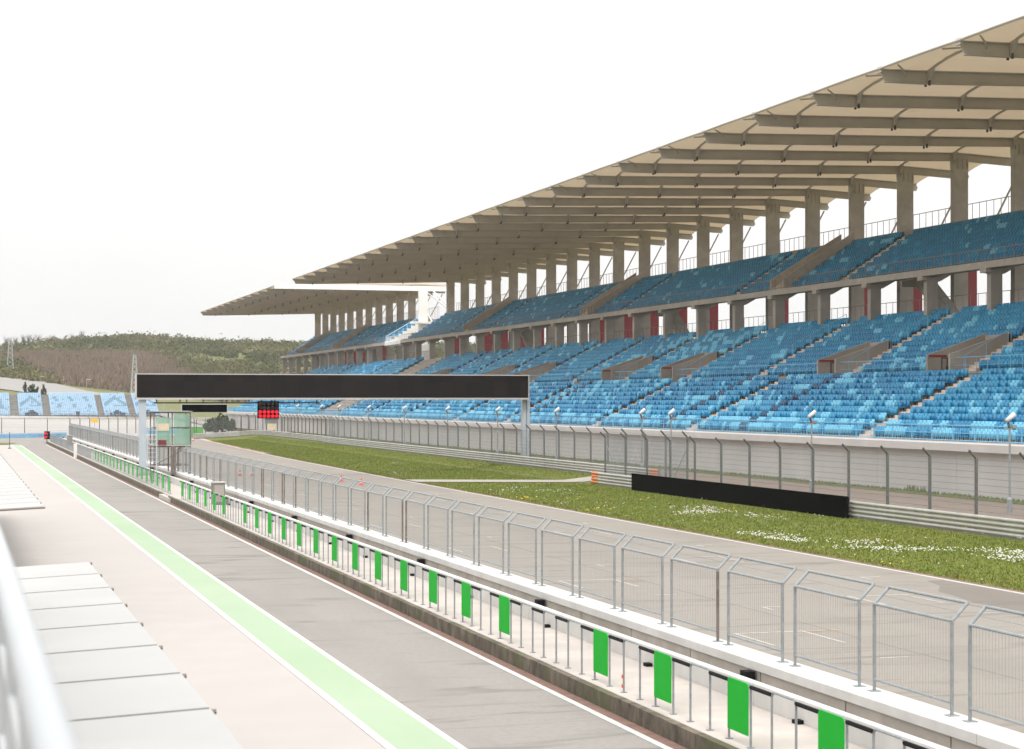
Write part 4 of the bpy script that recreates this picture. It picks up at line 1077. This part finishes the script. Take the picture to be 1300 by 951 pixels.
catch_fence('pale wire fence crossing the runoff behind the blue tyre barrier', [(-40, 345), (20, 352), (36, 380)], lambda x, y: 0, 4.0, 3.0, chain=False)
# low white wall in front of the far stand
t = thing('runoff_wall', 'low pale wall running in front of the far pale blue stand', 'wall', (20, 598, 0))
mb = MB()
for k in range(20): mb.box(-50+k*8, -42.1+k*8, 598, 598.4, 0, 1.1)
mb.build('blocks', M['concrete_l'], t)
mb = MB()
for k in range(40): mb.tube((-50+k*3, 598.2, 1.1), (-50+k*3, 598.2, 4.0), .06, 4)
for z in (2, 3, 4): mb.tube((-50, 598.2, z), (67, 598.2, z), .03, 3)
mb.build('fence', M['galv'], t)
fs = thing('far_grandstand', 'distant uncovered stand of pale blue seats with dark mosaic pattern, left of the gantry', 'grandstand', (20, 625, 0))
FY0, FZ0, FW, FR, FN = 618, 1.5, 1.2, .40, 18
mb = MB(); pts = [(FY0, 0), (FY0, FZ0)]
for i in range(FN): pts += [(FY0+i*FW+.001, FZ0+i*FR), (FY0+(i+1)*FW, FZ0+i*FR)]
pts += [(FY0+FN*FW, 0)]
mb.profx(pts, -40, 63.6); mb.build('terrace', M['pwall_grey'], fs)
secs = [(-40, -22), (-20, -2), (0, 16.9), (19.4, 26.9), (29.3, 44.0), (46.0, 53.9), (56.0, 63.5)]
MB().box(-40, 63.5, FY0-.3, FY0-.02, 0, 1.1).build('base_wall', M['concrete'], fs)
railing_m = MB()
for k in range(70): railing_m.tube((-40+k*1.5, FY0-.2, 1.1), (-40+k*1.5, FY0-.2, 2.1), .05, 4)
railing_m.tube((-40, FY0-.2, 2.1), (63.5, FY0-.2, 2.1), .05, 4); railing_m.build('railing', M['galv_dark'], fs)
for si, (a, b) in enumerate(secs):
    V = []; F = []; mi = []; xc = (a+b)/2; wd = (b-a)/2
    for i in range(FN):
        x = a
        while x < b-.05:
            x2 = min(x+.6, b); z = FZ0+i*FR; y = FY0+i*FW+.5; n_ = len(V)
            V += [(x+.03, y, z+.1), (x2-.03, y, z+.1), (x2-.03, y+.35, z+.1), (x+.03, y+.35, z+.1), (x+.03, y+.12, z+.62), (x2-.03, y+.12, z+.62), (x2-.03, y+.4, z+.62), (x+.03, y+.4, z+.62)]
            F += [tuple(q+n_ for q in f) for f in bf]
            s_ = (x-xc)/wd; r_ = i/FN; k = 0
            roof_ = .86-.42*abs(s_)
            if wd < 5:
                if roof_-.17 < r_ < roof_ and abs(s_) < .9: k = 1
                if r_ < .20-.25*abs(s_) and abs(s_) < .55: k = 2
                if .36 < r_ < .42 and -.1 < s_ < .9: k = 1
            else:
                for c_ in (-.75, -.1, .55):
                    q_ = s_-c_-(.45-r_)*.35
                    if 0 < q_ < .16 and .25 < r_ < .8 and (int(r_*10+si) % 3): k = 1
                if r_ < .12 and abs(s_-.1) < .08: k = 2
            if rnd.random() < .05: k = 1
            mi += [k]*6; x += .6
    V = np.array(V)-np.array([20, 625, 0]); o = linkmesh('seat_block', np_mesh('seat_block', V, np.array(F), [M['far_blue'], M['far_grey'], M['far_navy']], np.array(mi)), fs, world(fs)); o['kind'] = 'stuff'
# green container beyond the track end
t = thing('green_container', 'bright green container behind the far end of the race track', 'container', (42, 345, 0))
MB().box(39.6, 43.2, 345, 347.2, .05, 1.55).build('body', M['container'], t, bevel=.04); mb = MB()
for k in range(9): mb.box(39.8+k*.4, 39.9+k*.4, 344.95, 344.998, .15, 1.45)
mb.build('ribs', M['container'], t); MB().box(39.5, 43.3, 344.9, 347.3, 1.56, 1.62).build('lid', M['container'], t)

# ------------------------------------------------------------------ vegetation
def leaf_cloud(cx, cy, cz, rx, ry, rz, n, s, up=.0, rs=None):
    """n leaf-clump quads scattered in lobes of an ellipsoid (numpy arrays)"""
    rs = rs or nr
    nl = 11; lc = rs.normal(0, .45, (nl, 3)); lr = rs.uniform(.22, .55, nl); li = rs.randint(0, nl, n)
    d = rs.normal(0, 1, (n, 3)); d /= np.linalg.norm(d, axis=1)[:, None]; rad = rs.uniform(.2, 1.1, n)**.6
    p = (lc[li] + d*(lr[li]*rad)[:, None])*np.array([rx, ry, rz]) + np.array([cx, cy, cz])
    a = rs.normal(0, 1, (n, 3)); a /= np.linalg.norm(a, axis=1)[:, None]; b = np.cross(a, rs.normal(0, 1, (n, 3))); b /= np.linalg.norm(b, axis=1)[:, None]
    ss = (s*rs.uniform(.5, 1.3, n))[:, None]
    return np.stack([p-a*ss, p+b*ss*.8, p+a*ss, p-b*ss*.8], 1).reshape(-1, 3)
def hill_scatter():
    G = []; Bv = []
    cnt = 0
    for _ in range(15000):
        y = 835+rnd.random()**.9*450; x = rnd.uniform(-60, y*.42)
        # projected columns that matter only: behind the visible left part and a margin each side
        z = gz(x, y)
        d, u, v = inframe((x, y, z))
        # brown bare wood low on the left part of the slope
        q_ = x/y; lo = .050-.03*(y-850)/230; hi = .105+.01*wob(x, y, .03)
        brown = (y < 1075+25*wob(x, y, .02) and lo < q_ < hi) or (hi <= q_ < .2 and y < 930+40*wob(x, y, .015) and rnd.random() < .6) or wob(x, y, .012, 5) > 1.15 and rnd.random() < .7
        if wob(x, y, .045, 2) < -.65 and not brown: continue
        if brown and rnd.random() < .9:
            n = 34; hh = rnd.uniform(4, 7)
            rs = nr; px = x+rs.normal(0, 1.8, n); py = y+rs.normal(0, 1.8, n); pz = z+rs.uniform(-.5, hh*.5, n); tx = rs.normal(0, .9, n); ty = rs.normal(0, .9, n); th = hh*rs.uniform(.35, .6, n)
            w_ = rs.uniform(.10, .28, n)
            V = np.stack([np.stack([px-w_, py, pz], 1), np.stack([px+w_, py, pz], 1), np.stack([px+tx, py+ty, pz+th], 1)], 1).reshape(-1, 3); Bv.append(V)
        else:
            r_ = rnd.uniform(1.6, 4.2); G.append(leaf_cloud(x, y, z+r_*.4, r_, r_, r_*.75, 34, .62))
    V = np.concatenate(G); tag(linkmesh('scrub', np_mesh('scrub', V, np.arange(len(V)).reshape(-1, 4), [M['scrub_g']])), 'green and yellowish scrub covering the distant hill', 'scrub', kind='stuff')
    V = np.concatenate(Bv); tag(linkmesh('bare_wood', np_mesh('bare_wood', V, np.arange(len(V)).reshape(-1, 3), [M['scrub_b']])), 'leafless brown wood low on the distant hill', 'wood', kind='stuff')
hill_scatter()
# a few bare treetops breaking the skyline on the left
def far_tree(name, label, x, y, h, kind, group=None):
    z = gz(x, y); t = thing(name, label, 'tree', (x, y, z), group)
    if kind == 'bare':
        mb = MB(); mb.tube((x, y, z-.5), (x, y, z+h*.5), .25, 5, .12)
        rs = random.Random(int(x*7+y))
        mb.build('trunk', M['bark'], t); br = MB()
        for k in range(46):
            a = rs.uniform(0, 6.28); z0 = z+h*rs.uniform(.2, .6); l = h*rs.uniform(.3, .5); tl = rs.uniform(.2, .7)
            br.tube((x, y, z0), (x+math.cos(a)*l*tl, y+math.sin(a)*l*tl, z0+l), .10, 3, .02, caps=False)
        br.build('branches', M['bark_l'], t)
    else:
        mb = MB(); mb.tube((x, y, z-.3), (x, y, z+h*.4), h*.03, 6, h*.015)
        for a in (0, 2.1, 4.2): mb.tube((x, y, z+h*.25), (x+math.cos(a)*h*.15, y+math.sin(a)*h*.15, z+h*.6), h*.012, 4, h*.005)
        mb.build('trunk', M['bark'], t)
        if kind == 'cypress': V = leaf_cloud(x, y, z+h*.5, h*.14, h*.14, h*.42, 900, .22)
        else: V = np.concatenate([leaf_cloud(x+h*dx, y+h*dy, z+h*zz, h*.17, h*.17, h*zz*.95, 700, .2) for dx, dy, zz in ((-.28, 0, .36), (0, .1, .5), (.26, -.1, .4), (.1, .25, .3), (-.12, -.2, .42))])
        V = V-np.array([x, y, z]); linkmesh('crown', np_mesh('crown', V, np.arange(len(V)).reshape(-1, 4), [M['cypress' if kind == 'cypress' else 'tree_leaf']]), t, world(t))
    return t
k = 0
for u_ in (8, 14, 20, 30, 36, 42, 49, 66, 92, 104):
    d = 1255; X = (u_+57)*.959*d/2400; Y = (d-.2825*X)/.959
    far_tree('bare_tree', 'leafless tree on the hill skyline above the left end of the far stand', X, Y, 9+3*rnd.random(), 'bare', 'leafless trees on the skyline')
for (u_, d, h, kd, lb) in ((32, 690, 4.2, 'cypress', 'dark slim cypress behind the far stand, leftmost of three'), (42, 690, 3.6, 'round', 'dark round evergreen between the two cypresses behind the far stand'), (56, 690, 4.2, 'cypress', 'dark slim cypress behind the far stand, rightmost of three')):
    X = (u_+57)*.959*d/2400; Y = (d-.2825*X)/.959; far_tree('cypress' if kd == 'cypress' else 'evergreen_tree', lb, X, Y, h+1.5, kd, )
for (u_, d, h, lb) in ((268, 385, 3.4, 'small green tree behind the dark wire fence, left of its taller neighbour'), (281, 380, 4.0, 'bushy dark green tree next to the grandstand wall end'), (290, 400, 3.2, 'low green tree tucked against the grandstand wall end')):
    X = (u_+57)*.959*d/2400; Y = (d-.2825*X)/.959; far_tree('green_tree', lb, X, Y, h, 'round')
for (u_, d, h, lb) in ((68, 900, 3.5, 'dark bush beside the upper part of the hill road'), (137, 860, 4.0, 'dark round bush beside the lower part of the hill road')):
    X = (u_+57)*.959*d/2400; Y = (d-.2825*X)/.959; z = gz(X, Y); t = thing('roadside_bush', lb, 'bush', (X, Y, z))
    V = leaf_cloud(X, Y, z+h*.4, h*.7, h*.7, h*.5, 500, .35)-np.array([X, Y, z]); linkmesh('foliage', np_mesh('foliage', V, np.arange(len(V)).reshape(-1, 4), [M['cypress']]), t, world(t))
    MB().tube((X, Y, z-.2), (X, Y, z+h*.4), .2, 5).build('stem', M['bark'], t)
# pylons
def pylon(label, u_, d, vtop, vbase):
    X = (u_+57)*.959*d/2400; Y = (d-.2825*X)/.959; z = gz(X, Y); H = (508-vtop)/2400*d+6.5-z
    t = thing('lattice_pylon', label, 'pylon', (X, Y, z)); mb = MB(); n = 8; w0, w1 = 1.6, .5
    for sx in (-1, 1):
        for sy in (-1, 1): mb.tube((X+sx*w0, Y+sy*w0, z-.5), (X+sx*w1, Y+sy*w1, z+H), .13, 4)
    mb.build('leg', M['car_white'], t); mb = MB()
    for k in range(n):
        a, b = k/n, (k+1)/n; wa, wb = w0+(w1-w0)*a, w0+(w1-w0)*b
        for s in (-1, 1):
            mb.tube((X-wa, Y+s*wa, z+H*a), (X+wb, Y+s*wb, z+H*b), .07, 3); mb.tube((X+wa, Y+s*wa, z+H*a), (X-wb, Y+s*wb, z+H*b), .07, 3)
            mb.tube((X+s*wa, Y-wa, z+H*a), (X+s*wb, Y+wb, z+H*b), .07, 3)
    mb.build('bracing', M['car_white'], t)
pylon('lattice pylon on the slope at the left edge of the view', 13, 880, 428, 466)
pylon('lattice pylon behind the left end of the long screen', 171, 800, 450, 500)
# lamp masts standing by the hill road
for (u_, d, vt, lb) in ((52, 700, 478, 'slim lamp mast by the hill road, leftmost'), (110, 640, 482, 'slim lamp mast behind the far stand'), (208, 520, 512, 'slim lamp mast right of the far stand')):
    X = (u_+57)*.959*d/2400; Y = (d-.2825*X)/.959; z = gz(X, Y); H = (508-vt)/2400*d+6.5-z
    t = thing('lamp_mast', lb, 'lamp mast', (X, Y, z)); MB().tube((X, Y, z), (X, Y, z+H), .10, 5, .06).build('mast', M['car_white'], t); MB().box(X-.1, X+1.3, Y-.15, Y+.15, z+H, z+H+.15).build('lamp_head', M['white'], t)

# ------------------------------------------------------------------ air, light, camera
def haze():
    m = bpy.data.materials.new('haze_air'); m.use_nodes = True; nt = m.node_tree; nt.nodes.clear(); o = N(nt, 'ShaderNodeOutputMaterial'); v = N(nt, 'ShaderNodeVolumePrincipled')
    v.inputs['Color'].default_value = (.95, .96, .97, 1); v.inputs['Density'].default_value = HAZE; v.inputs['Anisotropy'].default_value = .2
    nt.links.new(v.outputs[0], o.inputs['Volume']); m.volume_intersection_method = 'FAST' if hasattr(m, 'volume_intersection_method') else None
    b = MB().box(-3100, 3600, -700, 4300, -3, 66).build('haze', m); tag(b, 'thin pale haze in the air over the circuit', 'haze', kind='stuff')
HAZE = 0.00011
try: haze()
except Exception as e: print('haze', e)
sc = bpy.context.scene
w = bpy.data.worlds.new('World'); sc.world = w; w.use_nodes = True; nt = w.node_tree; bg = nt.nodes['Background']
SUN_EL, SUN_AZ = 52, -168     # azimuth: degrees from +Y towards +X
sky = N(nt, 'ShaderNodeTexSky'); sky.sky_type = 'NISHITA'; sky.sun_disc = False; sky.sun_elevation = R(SUN_EL); sky.sun_rotation = R(SUN_AZ)
hs = N(nt, 'ShaderNodeHueSaturation'); hs.inputs['Saturation'].default_value = .12; nt.links.new(sky.outputs[0], hs.inputs['Color'])
tc = N(nt, 'ShaderNodeTexCoord'); sp = N(nt, 'ShaderNodeSeparateXYZ'); nt.links.new(tc.outputs['Generated'], sp.inputs[0])
cl = N(nt, 'ShaderNodeTexNoise'); cl.inputs['Scale'].default_value = 2.2; cl.inputs['Detail'].default_value = 3; nt.links.new(tc.outputs['Generated'], cl.inputs['Vector'])
r = N(nt, 'ShaderNodeValToRGB'); cr = r.color_ramp
stops = [(0, .28), (.02, .30), (.12, .36), (.4, .62), (1, 1.0)]
while len(cr.elements) < len(stops): cr.elements.new(.5)
for e, (p, c) in zip(cr.elements, stops): e.position = p; e.color = (c, c*.992, c*.98, 1)
nt.links.new(sp.outputs[2], r.inputs[0])
mul = N(nt, 'ShaderNodeVectorMath', operation='SCALE'); mul.inputs['Scale'].default_value = 17.0; nt.links.new(r.outputs[0], mul.inputs[0])
mx = N(nt, 'ShaderNodeMix', data_type='RGBA'); mx.inputs[0].default_value = .92; nt.links.new(hs.outputs[0], mx.inputs[6]); nt.links.new(mul.outputs[0], mx.inputs[7])
cm = N(nt, 'ShaderNodeMapRange'); cm.inputs[1].default_value = .3; cm.inputs[2].default_value = .7; cm.inputs[3].default_value = .94; cm.inputs[4].default_value = 1.06; nt.links.new(cl.outputs[0], cm.inputs[0])
m2 = N(nt, 'ShaderNodeVectorMath', operation='SCALE'); nt.links.new(mx.outputs[2], m2.inputs[0]); nt.links.new(cm.outputs[0], m2.inputs['Scale'])
nt.links.new(m2.outputs[0], bg.inputs[0]); bg.inputs[1].default_value = .1
sl = bpy.data.lights.new('sun', 'SUN'); sl.energy = 1.2; sl.angle = R(14); sl.color = (1, .96, .90); so = bpy.data.objects.new('sun', sl); C.objects.link(so)
az, el = R(SUN_AZ), R(SUN_EL); dirv = Vector((math.sin(az)*math.cos(el), math.cos(az)*math.cos(el), math.sin(el)))
so.rotation_euler = dirv.to_track_quat('Z', 'Y').to_euler(); so.location = (0, 0, 60)
cam = bpy.data.cameras.new('camera'); co = bpy.data.objects.new('camera', cam); C.objects.link(co); sc.camera = co
co.location = (0, 0, 6.5); co.rotation_euler = (R(90), 0, -PSI)
cam.sensor_width = 36; cam.lens = 36*2400/1300; cam.shift_y = 32.5/1300; cam.clip_end = 9000; cam.clip_start = .1
cam.dof.use_dof = True; cam.dof.focus_distance = 75; cam.dof.aperture_fstop = 3.2
sc.view_settings.view_transform = 'Standard'; sc.view_settings.look = 'None'; sc.view_settings.exposure = .85; sc.view_settings.gamma = 1
sc.render.engine = 'CYCLES'; sc.cycles.max_bounces = 6; sc.cycles.diffuse_bounces = 3; sc.cycles.volume_bounces = 0
